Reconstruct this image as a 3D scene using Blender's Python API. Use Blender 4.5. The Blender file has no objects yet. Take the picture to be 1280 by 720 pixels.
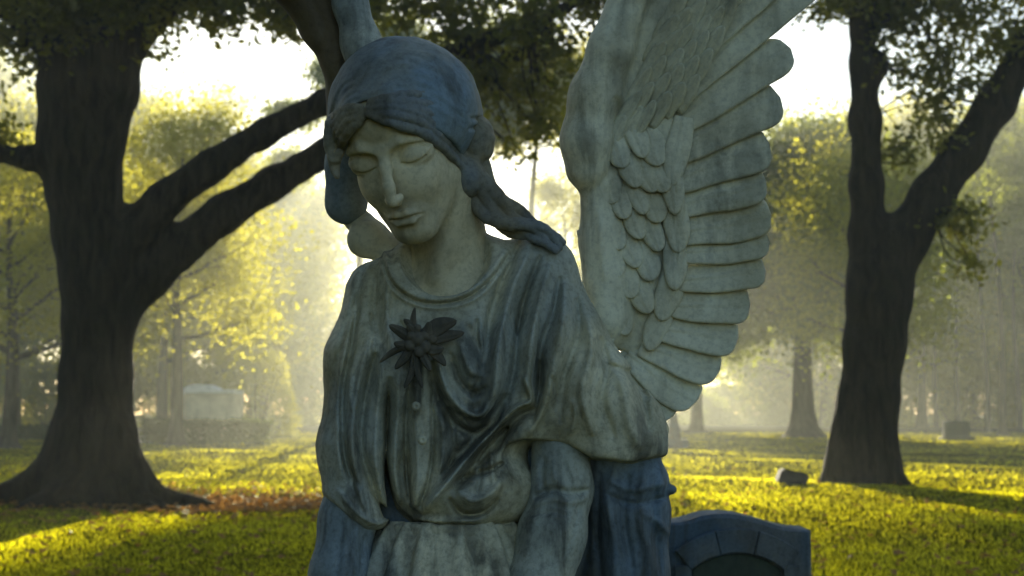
import bpy, math, random
import numpy as np
from mathutils import Vector

PI = math.pi
scene = bpy.context.scene
COL = scene.collection
FP = 1758.0                      # focal length in pixels of a 1280 px wide frame
TH = math.atan(155.0 / FP)       # camera pitch
CAMZ = 1.2
cT, sT = math.cos(TH), math.sin(TH)
rng = np.random.default_rng(7)


def W(px, py, y):
    """World position seen at (px, py) of the photograph, at world depth y. Works on arrays."""
    px = np.asarray(px, float); py = np.asarray(py, float); y = np.asarray(y, float)
    a = (px - 640) / FP; b = (360 - py) / FP
    dy = cT - b * sT; dz = sT + b * cT
    t = y / dy
    return np.stack(np.broadcast_arrays(a * t, y, CAMZ + dz * t), -1)


def V(px, py, y):
    return tuple(float(c) for c in W(px, py, y))


def ground_at(px, py):
    """World ground point (z=0) under pixel."""
    b = (360 - py) / FP
    dz = sT + b * cT; dy = cT - b * sT
    t = -CAMZ / dz
    return np.array([(px - 640) / FP * t, dy * t, 0.0])


# ------------------------------------------------------------------ objects
def tag(o, label=None, cat=None, group=None, kind=None):
    if label: o['label'] = label
    if cat: o['category'] = cat
    if group: o['group'] = group
    if kind: o['kind'] = kind
    return o


def empty(name, loc=(0, 0, 0), rz=0.0):
    o = bpy.data.objects.new(name, None)
    o.location = loc; o.rotation_euler = (0, 0, rz)
    o.empty_display_size = 0.2
    COL.objects.link(o)
    return o


def mesh_obj(name, verts, faces, mat=None, parent=None, smooth=True, fsize=None):
    """verts (n,3) array; faces: (m,k) int array or a list of lists."""
    me = bpy.data.meshes.new(name)
    verts = np.asarray(verts, np.float32)
    if isinstance(faces, np.ndarray) and faces.ndim == 2:
        m, k = faces.shape
        me.vertices.add(len(verts)); me.vertices.foreach_set('co', verts.ravel())
        me.loops.add(m * k); me.loops.foreach_set('vertex_index', faces.astype(np.int32).ravel())
        me.polygons.add(m)
        me.polygons.foreach_set('loop_start', np.arange(0, m * k, k, dtype=np.int32))
        me.polygons.foreach_set('loop_total', np.full(m, k, np.int32))
        me.update(calc_edges=True)
    else:
        me.from_pydata([tuple(v) for v in verts.tolist()], [], [list(map(int, f)) for f in faces])
        me.update()
    me.polygons.foreach_set('use_smooth', np.full(len(me.polygons), smooth))
    if mat: me.materials.append(mat)
    o = bpy.data.objects.new(name, me)
    COL.objects.link(o)
    if parent is not None:
        o.parent = parent
        o.matrix_parent_inverse.identity()
        L = np.array(parent_world(parent))
        n = len(verts)
        co = verts - L[None, :].astype(np.float32)
        me.vertices.foreach_set('co', co.ravel()); me.update()
    return o


def parent_world(p):
    loc = Vector((0, 0, 0))
    while p is not None:
        loc = loc + p.location; p = p.parent
    return loc


def copy_tree(o, parent=None):
    c = o.copy(); COL.objects.link(c); c.parent = parent
    for ch in o.children: copy_tree(ch, c)
    return c


# ------------------------------------------------------------------ 2D maps (for relief sculpting)
MX0, MY0, MW, MH = 300, -120, 760, 960      # px window of the sculpting maps


def zmap(v=0.0): return np.full((MH, MW), v, np.float32)


def spline(pts, n=8):
    pts = np.asarray(pts, float)
    if len(pts) < 3: 
        t = np.linspace(0, 1, n + 1)[:, None]
        return pts[0] * (1 - t) + pts[-1] * t
    P = np.vstack([2 * pts[0] - pts[1], pts, 2 * pts[-1] - pts[-2]])
    out = []
    for i in range(1, len(P) - 2):
        t = np.linspace(0, 1, n, endpoint=False)[:, None]
        a, b, c, d = P[i - 1], P[i], P[i + 1], P[i + 2]
        out.append(0.5 * ((2 * b) + (-a + c) * t + (2 * a - 5 * b + 4 * c - d) * t ** 2 + (-a + 3 * b - 3 * c + d) * t ** 3))
    out.append(P[-2][None])
    return np.vstack(out)


def stroke(M, pts, w, h, taper=0.35, n=7, power=2.0, side=0.0):
    """Add a ridge (h>0) or groove (h<0) of half width w along pts (px)."""
    S = spline(pts, n)
    lo = S.min(0) - 3 * w; hi = S.max(0) + 3 * w
    x0 = max(0, int(lo[0] - MX0)); x1 = min(MW, int(hi[0] - MX0) + 2)
    y0 = max(0, int(lo[1] - MY0)); y1 = min(MH, int(hi[1] - MY0) + 2)
    if x1 <= x0 or y1 <= y0: return
    X, Y = np.meshgrid(np.arange(x0, x1) + MX0, np.arange(y0, y1) + MY0)
    seg = np.linalg.norm(np.diff(S, axis=0), axis=1); cum = np.concatenate([[0], np.cumsum(seg)]); L = cum[-1] + 1e-6
    best = np.zeros(X.shape, np.float32)
    for i in range(len(S) - 1):
        a, b = S[i], S[i + 1]; ab = b - a; l2 = ab @ ab + 1e-9
        t = np.clip(((X - a[0]) * ab[0] + (Y - a[1]) * ab[1]) / l2, 0, 1)
        dx = X - a[0] - t * ab[0]; dy = Y - a[1] - t * ab[1]
        u = (cum[i] + t * seg[i]) / L
        k = np.clip(np.minimum(u, 1 - u) / max(taper, 1e-3), 0, 1); k = np.sqrt(k * (2 - k))
        r = np.sqrt(dx * dx + dy * dy) / (w * (0.45 + 0.55 * k))
        p = np.exp(-(r ** power) * 0.9) * k
        best = np.maximum(best, p)
    M[y0:y1, x0:x1] += best * h


def poly_map(pts):
    """Signed distance (px) to a closed polygon as a map, negative inside."""
    pts = np.asarray(pts, float)
    X, Y = np.meshgrid(np.arange(MW) + MX0, np.arange(MH) + MY0)
    X = X.astype(np.float32); Y = Y.astype(np.float32)
    d = np.full(X.shape, 1e9, np.float32); s = np.ones(X.shape, bool)
    n = len(pts)
    for i in range(n):
        a = pts[i]; b = pts[(i + 1) % n]; e = b - a
        wx = X - a[0]; wy = Y - a[1]
        t = np.clip((wx * e[0] + wy * e[1]) / (e @ e + 1e-9), 0, 1)
        d = np.minimum(d, (wx - e[0] * t) ** 2 + (wy - e[1] * t) ** 2)
        c = ((a[1] <= Y) & (b[1] > Y)) | ((b[1] <= Y) & (a[1] > Y))
        if abs(e[1]) > 1e-9:
            xi = a[0] + (Y - a[1]) / e[1] * e[0]
            s ^= c & (X < xi)
    d = np.sqrt(d)
    return np.where(s, d, -d).astype(np.float32)


def look(M, x, y):
    fx = np.clip(x - MX0, 0, MW - 1.001); fy = np.clip(y - MY0, 0, MH - 1.001)
    ix = fx.astype(np.int32); iy = fy.astype(np.int32); tx = fx - ix; ty = fy - iy
    return (M[iy, ix] * (1 - tx) + M[iy, ix + 1] * tx) * (1 - ty) + (M[iy + 1, ix] * (1 - tx) + M[iy + 1, ix + 1] * tx) * ty


# ------------------------------------------------------------------ signed distance primitives
def smin(a, b, k):
    h = np.clip(0.5 + 0.5 * (b - a) / k, 0, 1)
    return b + (a - b) * h - k * h * (1 - h)


def smax(a, b, k): return -smin(-a, -b, k)


def ell(x, y, z, c, r):
    px, py, pz = (x - c[0]), (y - c[1]), (z - c[2])
    k0 = np.sqrt((px / r[0]) ** 2 + (py / r[1]) ** 2 + (pz / r[2]) ** 2)
    k1 = np.sqrt((px / r[0] ** 2) ** 2 + (py / r[1] ** 2) ** 2 + (pz / r[2] ** 2) ** 2)
    return k0 * (k0 - 1) / (k1 + 1e-6)


def cone(x, y, z, a, b, ra, rb, sq=None):
    """Capsule whose radius goes from ra to rb."""
    ax, ay, az = b[0] - a[0], b[1] - a[1], b[2] - a[2]
    l2 = ax * ax + ay * ay + az * az + 1e-9
    t = np.clip(((x - a[0]) * ax + (y - a[1]) * ay + (z - a[2]) * az) / l2, 0, 1)
    dx = x - a[0] - t * ax; dy = y - a[1] - t * ay; dz = z - a[2] - t * az
    return np.sqrt(dx * dx + dy * dy + dz * dz) - (ra + (rb - ra) * t)


def chain(x, y, z, P, k=6.0, out=None):
    """P = [(x,y,z,r), ...] joined by tapered capsules."""
    for i in range(len(P) - 1):
        d = cone(x, y, z, P[i][:3], P[i + 1][:3], P[i][3], P[i + 1][3])
        out = d if out is None else smin(out, d, k)
    return out


def vnoise(x, y, z, s, seed=0):
    """cheap smooth value noise in -1..1"""
    x = x / s + seed * 17.31; y = y / s + seed * 7.77; z = z / s + seed * 3.13
    ix = np.floor(x).astype(np.int64); iy = np.floor(y).astype(np.int64); iz = np.floor(z).astype(np.int64)
    fx = x - ix; fy = y - iy; fz = z - iz
    fx = fx * fx * (3 - 2 * fx); fy = fy * fy * (3 - 2 * fy); fz = fz * fz * (3 - 2 * fz)
    def hsh(a, b, c):
        n = (a * 73856093) ^ (b * 19349663) ^ (c * 83492791)
        n = (n ^ (n >> 13)) * 1274126177
        return ((n & 0xffff) / 32767.5 - 1.0)
    r = 0
    for dx in (0, 1):
        for dy in (0, 1):
            for dz in (0, 1):
                wgt = (fx if dx else 1 - fx) * (fy if dy else 1 - fy) * (fz if dz else 1 - fz)
                r = r + wgt * hsh(ix + dx, iy + dy, iz + dz)
    return r


def polygonise(f, lo, hi, h):
    """Surface nets of f(x,y,z)<0 in the box lo..hi with step h. Returns verts, quads."""
    B = 8
    n = [int(math.ceil((hi[i] - lo[i]) / (h * B))) for i in range(3)]
    c = [lo[i] + (np.arange(n[i]) + 0.5) * B * h for i in range(3)]
    CX, CY, CZ = np.meshgrid(*c, indexing='ij')
    cv = f(CX.ravel().astype(np.float32), CY.ravel().astype(np.float32), CZ.ravel().astype(np.float32)).reshape(n)
    D = np.repeat(np.repeat(np.repeat(np.sign(cv) * 1e3, B, 0), B, 1), B, 2).astype(np.float32)
    act = np.argwhere(np.abs(cv) < B * h * 0.95 + 16)
    off = np.arange(B) * h
    OX, OY, OZ = np.meshgrid(off, off, off, indexing='ij')
    for s in range(0, len(act), 400):
        A = act[s:s + 400]
        bx = lo[0] + A[:, 0] * B * h; by = lo[1] + A[:, 1] * B * h; bz = lo[2] + A[:, 2] * B * h
        X = (bx[:, None] + OX.ravel()[None]).astype(np.float32); Y = (by[:, None] + OY.ravel()[None]).astype(np.float32)
        Z = (bz[:, None] + OZ.ravel()[None]).astype(np.float32)
        v = f(X.ravel(), Y.ravel(), Z.ravel()).reshape(len(A), B, B, B)
        for q, (i, j, k) in enumerate(A):
            D[i * B:i * B + B, j * B:j * B + B, k * B:k * B + B] = v[q]
    # close the border
    D[0] = D[-1] = 1e3; D[:, 0] = D[:, -1] = 1e3; D[:, :, 0] = D[:, :, -1] = 1e3
    D = np.where(D == 0, 1e-4, D)
    ins = D < 0
    N = np.array(D.shape)
    cnt = np.zeros(N - 1, np.int8)
    for dx in (0, 1):
        for dy in (0, 1):
            for dz in (0, 1):
                cnt += ins[dx:N[0] - 1 + dx, dy:N[1] - 1 + dy, dz:N[2] - 1 + dz]
    cells = np.argwhere((cnt > 0) & (cnt < 8))
    if len(cells) == 0: return np.zeros((0, 3)), np.zeros((0, 4), int)
    idx = np.full(N - 1, -1, np.int64); idx[tuple(cells.T)] = np.arange(len(cells))
    acc = np.zeros((len(cells), 3)); num = np.zeros(len(cells))
    cor = [(a, b, d) for a in (0, 1) for b in (0, 1) for d in (0, 1)]
    vals = {q: D[cells[:, 0] + q[0], cells[:, 1] + q[1], cells[:, 2] + q[2]].clip(-3 * h, 3 * h) for q in cor}
    for q in cor:
        for ax in range(3):
            if q[ax] == 0:
                r = list(q); r[ax] = 1; r = tuple(r)
                a, b = vals[q], vals[r]; m = (a < 0) != (b < 0)
                t = np.where(m, a / np.where(m, a - b, 1), 0)
                p = np.array(q, float)[None] + np.zeros((len(cells), 3)); p[:, ax] += t
                acc += p * m[:, None]; num += m
    verts = (cells + acc / num[:, None]) * h + np.array(lo)[None]
    quads = []
    for ax in range(3):
        sl0 = [slice(None)] * 3; sl1 = [slice(None)] * 3
        sl0[ax] = slice(0, -1); sl1[ax] = slice(1, None)
        E = np.argwhere(ins[tuple(sl0)] != ins[tuple(sl1)])
        o1, o2 = [(1, 2), (2, 0), (0, 1)][ax]
        ok = (E[:, o1] > 0) & (E[:, o2] > 0) & (E[:, o1] < N[o1] - 1) & (E[:, o2] < N[o2] - 1) & (E[:, ax] < N[ax] - 1)
        E = E[ok]
        e1 = np.zeros(3, int); e1[o1] = 1; e2 = np.zeros(3, int); e2[o2] = 1
        q = [idx[tuple((E - e1 - e2).T)], idx[tuple((E - e2).T)], idx[tuple(E.T)], idx[tuple((E - e1).T)]]
        q = np.stack(q, 1)
        flip = ~ins[tuple(E.T)]
        q[flip] = q[flip][:, ::-1]
        quads.append(q[(q >= 0).all(1)])
    return verts, np.vstack(quads)
# ------------------------------------------------------------------ materials
MATS = {}


def new_mat(name):
    m = bpy.data.materials.new(name); m.use_nodes = True
    nt = m.node_tree; nt.nodes.clear()
    out = nt.nodes.new('ShaderNodeOutputMaterial')
    MATS[name] = m
    return m, nt, out


def N(nt, typ, **kw):
    n = nt.nodes.new(typ)
    for k, v in kw.items():
        if k.startswith('i_'):
            key = k[2:]
            key = int(key) if key.isdigit() else key.replace('_', ' ')
            n.inputs[key].default_value = v
        else: setattr(n, k, v)
    return n


def ramp(nt, fac, stops, interp='LINEAR'):
    r = nt.nodes.new('ShaderNodeValToRGB'); r.color_ramp.interpolation = interp
    e = r.color_ramp.elements
    while len(e) < len(stops): e.new(0.5)
    for i, (p, c) in enumerate(stops):
        e[i].position = p
        e[i].color = (c, c, c, 1) if isinstance(c, (int, float)) else (*c, 1)
    nt.links.new(fac, r.inputs[0])
    return r.outputs[0]


def noise(nt, vec, scale, detail=4, rough=0.55, dist=0.0):
    n = N(nt, 'ShaderNodeTexNoise', i_Scale=scale, i_Detail=detail, i_Roughness=rough, i_Distortion=dist)
    nt.links.new(vec, n.inputs['Vector'])
    return n.outputs['Fac']


def mapping(nt, vec, sc=(1, 1, 1), loc=(0, 0, 0)):
    m = nt.nodes.new('ShaderNodeMapping'); m.inputs['Scale'].default_value = sc; m.inputs['Location'].default_value = loc
    nt.links.new(vec, m.inputs[0]); return m.outputs[0]


def mixc(nt, fac, a, b, mode='MIX'):
    m = nt.nodes.new('ShaderNodeMix'); m.data_type = 'RGBA'; m.blend_type = mode
    for sock, val in ((m.inputs[0], fac), (m.inputs[6], a), (m.inputs[7], b)):
        if hasattr(val, 'links'): nt.links.new(val, sock)
        elif isinstance(val, (int, float)): sock.default_value = val
        else: sock.default_value = (*val, 1)
    return m.outputs[2]


def mathn(nt, op, a, b=0.0):
    m = nt.nodes.new('ShaderNodeMath'); m.operation = op
    for sock, val in ((m.inputs[0], a), (m.inputs[1], b)):
        if hasattr(val, 'links'): nt.links.new(val, sock)
        else: sock.default_value = val
    return m.outputs[0]


def stone_mat(name, light=(0.76, 0.70, 0.48), mid=(0.44, 0.40, 0.25), dark=(0.055, 0.055, 0.042), ochre=(0.24, 0.19, 0.06),
              stain=0.5, och=0.3, rough=0.75, scale=1.0, bump=0.35, grain=380.0, sky_tint=None, tint_amt=0.0):
    m, nt, out = new_mat(name)
    L = nt.links
    tc = nt.nodes.new('ShaderNodeTexCoord').outputs['Object']
    col = mixc(nt, ramp(nt, noise(nt, tc, 9 * scale, 6, 0.6), [(0.35, 0.0), (0.65, 1.0)]), mid, light)
    if sky_tint:  # blotches of blue sky light, put into the stone colour
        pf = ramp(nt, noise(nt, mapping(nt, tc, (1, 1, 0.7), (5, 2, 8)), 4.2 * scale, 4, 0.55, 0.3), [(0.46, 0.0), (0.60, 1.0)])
        col = mixc(nt, mathn(nt, 'MULTIPLY', pf, tint_amt), col, sky_tint)
    # vertical rain streaks
    st = noise(nt, mapping(nt, tc, (1, 1, 0.16)), 22 * scale, 5, 0.6, 0.4)
    st2 = noise(nt, tc, 5.5 * scale, 4, 0.6)
    sfac = mathn(nt, 'MULTIPLY', ramp(nt, st, [(0.45, 0.0), (0.60, 1.0)]), ramp(nt, st2, [(0.42, 0.10), (0.58, 1.0)]))
    sfac = mathn(nt, 'MULTIPLY', sfac, stain * 1.3)
    col = mixc(nt, sfac, col, dark)
    of = ramp(nt, noise(nt, mapping(nt, tc, (1, 1, 0.6), (3, 1, 2)), 7 * scale, 5, 0.6, 0.6), [(0.52, 0.0), (0.68, 1.0)])
    col = mixc(nt, mathn(nt, 'MULTIPLY', of, och), col, ochre)
    # small pits and specks
    sp = ramp(nt, noise(nt, tc, 120 * scale, 3, 0.7), [(0.26, 1 - 0.55 * min(1, stain * 1.2)), (0.55, 1.0)])
    col = mixc(nt, 1.0, col, sp, 'MULTIPLY')
    b = N(nt, 'ShaderNodeBsdfPrincipled', i_Roughness=rough)
    b.inputs['Specular IOR Level'].default_value = 0.3
    L.new(col, b.inputs['Base Color'])
    h = mathn(nt, 'ADD', mathn(nt, 'MULTIPLY', noise(nt, tc, grain, 3, 0.7), 0.4), noise(nt, tc, 45 * scale, 5, 0.65))
    bp = N(nt, 'ShaderNodeBump', i_Strength=bump, i_Distance=0.004 / scale)
    L.new(h, bp.inputs['Height']); L.new(bp.outputs[0], b.inputs['Normal'])
    L.new(b.outputs[0], out.inputs[0])
    return m


M_SKIN = stone_mat('marble_skin', light=(0.76, 0.67, 0.43), mid=(0.60, 0.51, 0.30), stain=0.42, och=0.50, bump=0.10)
M_STONE = stone_mat('weathered_marble', stain=0.62, och=0.65, sky_tint=(0.30, 0.34, 0.32), tint_amt=0.6)
M_WING = stone_mat('wing_marble', light=(0.80, 0.76, 0.54), mid=(0.62, 0.56, 0.36), stain=0.4, och=0.3)
M_HOOD = stone_mat('hood_marble', light=(0.34, 0.35, 0.29), mid=(0.19, 0.21, 0.19), stain=0.5, och=0.35, sky_tint=(0.19, 0.27, 0.32), tint_amt=0.8)  # blue of the sky-lit crown is painted into the hood
M_HAIR = stone_mat('hair_marble', sky_tint=(0.17, 0.22, 0.25), tint_amt=0.6, light=(0.36, 0.32, 0.21), mid=(0.19, 0.16, 0.10), stain=0.6, och=0.4)
M_DARKST = stone_mat('stained_marble', light=(0.24, 0.21, 0.14), mid=(0.12, 0.10, 0.065), stain=0.5, och=0.1)
M_WARMLIT = stone_mat('warm_lit_marble', light=(0.20, 0.15, 0.08), mid=(0.12, 0.085, 0.04), stain=0.4, och=0.5)  # warm haze light on the far wing, painted as brown

M_SLEEVE = stone_mat('sleeve_marble', light=(0.52, 0.52, 0.40), mid=(0.30, 0.32, 0.27), stain=0.6, och=0.3, sky_tint=(0.18, 0.24, 0.28), tint_amt=0.75)  # sleeve colour carries painted blue skylight
M_BLUE = stone_mat('sky_tinted_marble', light=(0.25, 0.29, 0.30), mid=(0.13, 0.17, 0.19), stain=0.55, och=0.3, sky_tint=(0.13, 0.21, 0.28), tint_amt=0.9)  # robe colour made blue to imitate light from the sky
# ------------------------------------------------------------------ the angel
SD = 1.9; SU = 0.00108           # depth of the sculpting origin, metres per unit
GS = float(globals().get('QUAL', 1.0))


def S2W(v):
    v = np.asarray(v, float)
    return W(v[:, 0], v[:, 1], SD + v[:, 2] * SU)


angel = empty('angel_statue', (-0.04, 1.98, 0.0))
tag(angel, 'weathered marble angel with bowed head and one tall raised wing, standing nearest of all', 'statue')


def sculpt(name, f, lo, hi, h, mat, parent=angel):
    v, q = polygonise(f, lo, hi, h * GS)
    return mesh_obj(name, S2W(v), q, mat, parent)


def rotm(y, p, r):
    F = np.array([-math.sin(y) * math.cos(p), math.sin(p), -math.cos(y) * math.cos(p)])
    R0 = np.cross([0, -1, 0], F); R0 /= np.linalg.norm(R0)
    if R0[0] < 0: R0 = -R0
    U0 = np.cross(R0, F)
    if U0[1] > 0: U0 = -U0
    c, s = math.cos(r), math.sin(r)
    return np.array([R0 * c + U0 * s, U0 * c - R0 * s, F])


# ---- head and neck ------------------------------------------------
HR = rotm(math.radians(16), math.radians(22), math.radians(12)); HS = 1.10
HO = np.array([501.0, 174.0, -35.0])


def hp(r, u, f): return HO + HS * (r * HR[0] + u * HR[1] + f * HR[2])


def head_sdf(x, y, z):
    dx, dy, dz = (x - HO[0]) / HS, (y - HO[1]) / HS, (z - HO[2]) / HS
    r = dx * HR[0, 0] + dy * HR[0, 1] + dz * HR[0, 2]
    u = dx * HR[1, 0] + dy * HR[1, 1] + dz * HR[1, 2]
    f = dx * HR[2, 0] + dy * HR[2, 1] + dz * HR[2, 2]
    a = np.abs(r)
    d = ell(r, u, f, (0, 26, -22), (66, 76, 84))
    d = smin(d, ell(r, u, f, (0, -30, 12), (51, 77, 56)), 18)
    d = smin(d, ell(a, u, f, (24, -32, 40), (22, 25, 21)), 20)           # cheeks
    d = smin(d, ell(r, u, f, (0, -93, 50), (16, 15, 17)), 22)            # chin
    d = smin(d, cone(a, u, f, (41, -54, -5), (12, -92, 42), 13, 13), 18)  # jaw
    d = smin(d, ell(r, u, f, (0, 42, 44), (46, 34, 28)), 16)             # forehead
    d = smin(d, chain(a, u, f, [(7, 14, 69, 5), (24, 21, 65.5, 6), (43, 14, 51, 5.5)], 5), 8)   # brow
    d = smax(d, -ell(a, u, f, (27, 1, 73), (22, 13, 14.5)), 6)             # socket
    # nose
    nz = chain(r, u, f, [(0, 14, 66, 7.4), (0, -6, 75, 6.4), (0, -26, 84.5, 6.6), (0, -40, 88.5, 6.6)], 6)
    nz = smin(nz, ell(a, u, f, (6.8, -42, 79), (4.2, 4.6, 7.5)), 5)
    nz = smin(nz, cone(r, u, f, (0, -43, 88), (0, -49, 72), 5.4, 5), 5)
    d = smin(d, nz, 5.5)
    d = smax(d, -ell(a, u, f, (4.6, -49.5, 84), (2.6, 2.4, 4)), 2.5)      # nostrils
    # eyes: ball, lowered lid, thin lash line
    eb = ell(a, u, f, (29, -4, 44.5), (22, 17, 18.8))
    d = smin(d, eb, 3)
    lid = ell(a, u, f, (29, -3.0, 45.0), (23, 18, 20.6))
    lid = smax(lid, -(u + 8.5 - 0.014 * (a - 28) ** 2), 1.0)
    d = smin(d, lid, 2.0)
    gr = chain(a, u, f, [(15, -7, 60.5, 0.9), (20, -10, 63.3, 2.0), (28, -11.8, 64.4, 2.7), (36, -10.5, 62.4, 2.4), (44, -6, 56.5, 1.2)], 1)
    d = smax(d, -gr, 1.8)
    gr = chain(a, u, f, [(16, 7, 62.5, 0.9), (22, 10.5, 63, 1.9), (30, 12, 62.5, 2.1), (40, 9, 58.5, 1.9), (48, 2, 51.5, 0.7)], 1)
    d = smax(d, -gr, 3.0)                                                # lid crease
    # mouth
    ml = smin(chain(a, u, f, [(0, -65, 72, 4.0), (6, -63.5, 72, 4.4), (12, -66, 68, 3.6), (19, -69.5, 61.5, 1.8)], 2),
              chain(a, u, f, [(0, -75.5, 70, 4.8), (8, -75.5, 69, 4.8), (16, -72.5, 63, 2.4)], 2), 1)
    d = smin(d, ell(r, u, f, (0, -68, 54), (24, 15, 15)), 8)
    d = smin(d, ml, 2.2)
    mg = chain(a, u, f, [(0, -70, 76, 1.0), (8, -69.2, 74.5, 1.4), (14, -70.2, 69, 1.6), (21, -72.5, 62, 1.3)], 1)
    d = smax(d, -mg, 2.2)
    d = smax(d, -ell(r, u, f, (0, -84, 71), (12, 4.5, 5)), 6)            # below the lower lip
    d = d * HS
    # neck, in sculpting space
    nk = cone(x, y, z, (548, 215, 5), (566, 345, 45), 44, 52)
    nk = smin(nk, cone(x, y, z, (572, 240, -20), (545, 345, -12), 10, 9), 22)
    d = smin(d, nk, 12)
    bust = ell(x, y, z, (560, 395, 42), (98, 74, 58))
    d = smin(d, bust, 22)
    return d


sculpt('body', head_sdf, (400, 40, -180), (690, 420, 130), 1.35, M_SKIN)

# ---- hair -----------------------------------------------------------
hair_hole = poly_map([(430, 250), (424, 218), (428, 192), (437, 168), (452, 149), (459, 140), (470, 147), (500, 160), (530, 171),
                      (556, 189), (571, 208), (577, 232), (574, 262), (550, 330), (450, 330)])
HM = zmap()
for k in range(9):
    w0 = 3 * math.sin(k * 2.1)
    pts = [(458 + 3 * k, 132 - 9.5 * k), (490 + 2 * k, 118 - 8.5 * k + w0), (524 + k, 122 - 8 * k - w0), (556, 136 - 7.6 * k + w0), (584, 158 - 7 * k)]
    stroke(HM, pts, 3.2, -1.7 + 0.08 * k, 0.25)
    stroke(HM, [(a + 1, b + 4.5) for a, b in pts], 3.4, 1.2 - 0.06 * k, 0.25)
for k in range(5):
    pts = [(452 - 2 * k, 130 - 8 * k), (436 - 2 * k, 138 - 7 * k), (420 - k, 158 - 5 * k), (411, 186 - 4 * k)]
    stroke(HM, pts, 2.4, -2.4, 0.25)
for pts in ([(586, 148), (604, 150), (615, 168), (611, 190), (598, 200)], [(584, 162), (596, 160), (604, 172), (600, 188), (590, 190)]):
    stroke(HM, pts, 2.6, -6)


ZC = {}


def zsurf(px, py, lev):
    zs = np.linspace(-190, 60, 126).astype(np.float32)
    v = head_sdf(np.full(126, px, np.float32), np.full(126, py, np.float32), zs)
    v = np.minimum(v, skull_sdf(np.full(126, px, np.float32), np.full(126, py, np.float32), zs) - 4)
    hit = np.where(v < lev)[0]
    return float(zs[hit[0]]) if len(hit) else float(zs[np.argmin(v)])


def strand(x, y, z, base, sh, k, r, wav, d, kk=2.2):
    pts = []
    n = 16; P = np.array(base, float); t0 = np.linspace(0, 1, len(P))
    for q in range(n):
        t = q / (n - 1)
        b = [np.interp(t, t0, P[:, c]) for c in range(3)]
        w = wav * math.sin(t * 9.0 + k * 1.3) * math.sin(PI * min(1, t * 1.5 + 0.1))
        X_ = b[0] + sh[0] * k * math.sin(PI * min(1, t * .8 + .12)) + w * 0.3; Y_ = b[1] + sh[1] * k * math.sin(PI * min(1, t * .8 + .12)) + w
        key = (round(X_, 2), round(Y_, 2))
        if key not in ZC: ZC[key] = zsurf(X_, Y_, 2.5)
        pts.append((X_, Y_, ZC[key], r * (0.55 + 0.45 * math.sin(PI * min(1, t + 0.15)))))
    return chain(x, y, z, pts, 1.5) if d is None else smin(d, chain(x, y, z, pts, 1.5), kk)


def skull_sdf(x, y, z):
    dx, dy, dz = (x - HO[0]) / HS, (y - HO[1]) / HS, (z - HO[2]) / HS
    r = dx * HR[0, 0] + dy * HR[0, 1] + dz * HR[0, 2]
    u = dx * HR[1, 0] + dy * HR[1, 1] + dz * HR[1, 2]
    f = dx * HR[2, 0] + dy * HR[2, 1] + dz * HR[2, 2]
    d = smin(ell(r, u, f, (0, 26, -22), (66, 76, 84)), ell(r, u, f, (0, 42, 44), (46, 34, 28)), 16)
    return d * HS


def hood_sdf(x, y, z):
    cap = ell(x, y, z, (504, 139, -8), (95, 93, 106))
    cap = smin(cap, cone(x, y, z, (560, 112, 10), (590, 175, 20), 32, 22), 14)
    cap = smin(cap, skull_sdf(x, y, z) - 7, 10)
    hole = look(hair_hole, x, y) - 14 + 0.15 * np.clip(z + 60, 0, 200)
    hole = np.where(z < 40, hole, hole + (z - 40) * 2)
    d = smax(cap, -hole, 7)
    sw = np.clip((40 - z) / 40, 0, 1)
    return d - look(HM, x, y) * sw - 0.8 * vnoise(x, y, z, 14.0, 3)


def hair_sdf(x, y, z):
    d = None
    rb = [(459, 142, 0), (490, 150, 0), (524, 164, 0), (554, 184, 0), (576, 206, 0), (590, 232, 0)]
    lb = [(456, 143, -113), (441, 156, -107), (429, 176, -86), (422, 200, -58), (421, 220, -28)]
    for k in range(6):
        d = strand(x, y, z, rb, (2.8, -8.8, 1.2), k, 7.4 - 0.25 * k, 3.4, d, 0.4)
    for k in range(5):
        d = strand(x, y, z, lb, (-4.2, -5.8, 3.0), k, 6.6, 2.6, d, 0.4)
    bn = smin(ell(x, y, z, (594, 176, 8), (25, 33, 34)), ell(x, y, z, (585, 222, -14), (20, 26, 26)), 8)
    d = smin(d, bn, 3)
    for k in range(3):                                    # the rolled knot
        a0 = 0.7 * k
        pts = [(597 + (15 - 3 * q / 3) * math.cos(a0 + q * .8), 174 + (24 - 4 * q / 3) * math.sin(a0 + q * .8), -4 - 5 * math.cos(q * .8) + 3 * k, 7.5) for q in range(8)]
        d = smin(d, chain(x, y, z, pts, 1.5), 1.2)
    for q0, (off, dz, r0) in enumerate(((-15, 6, 10.5), (-6, -4, 12), (5, -10, 12), (14, -4, 11.5), (20, 6, 10))):
        pts = []
        for q in range(16):
            t = q / 15
            cx = 592 + 106 * t; cy = 214 + 96 * t + 9 * math.sin(2 * PI * t) + 15 * math.sin(PI * t)
            w_ = off * (1 - 0.62 * t) + 5.5 * (1 - .4 * t) * math.sin(11 * t + q0 * 1.9); z_ = dz + 5 * math.cos(11 * t + q0 * 1.9)
            pts.append((cx - 0.68 * w_, cy + 0.73 * w_, -8 + z_ + 8 * t, r0 * (1 - 0.60 * t)))
        d = smin(d, chain(x, y, z, pts, 1.2), 0.6)
    return d - 0.6 * vnoise(x, y, z, 8.0, 4)


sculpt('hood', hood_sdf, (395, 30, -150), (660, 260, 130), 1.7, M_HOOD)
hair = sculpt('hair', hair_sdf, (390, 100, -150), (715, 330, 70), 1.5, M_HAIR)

# ---- tunic ------------------------------------------------------------
TM = zmap()
R_ = lambda p, w, h, **k: stroke(TM, p, w, h, **k)
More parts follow.
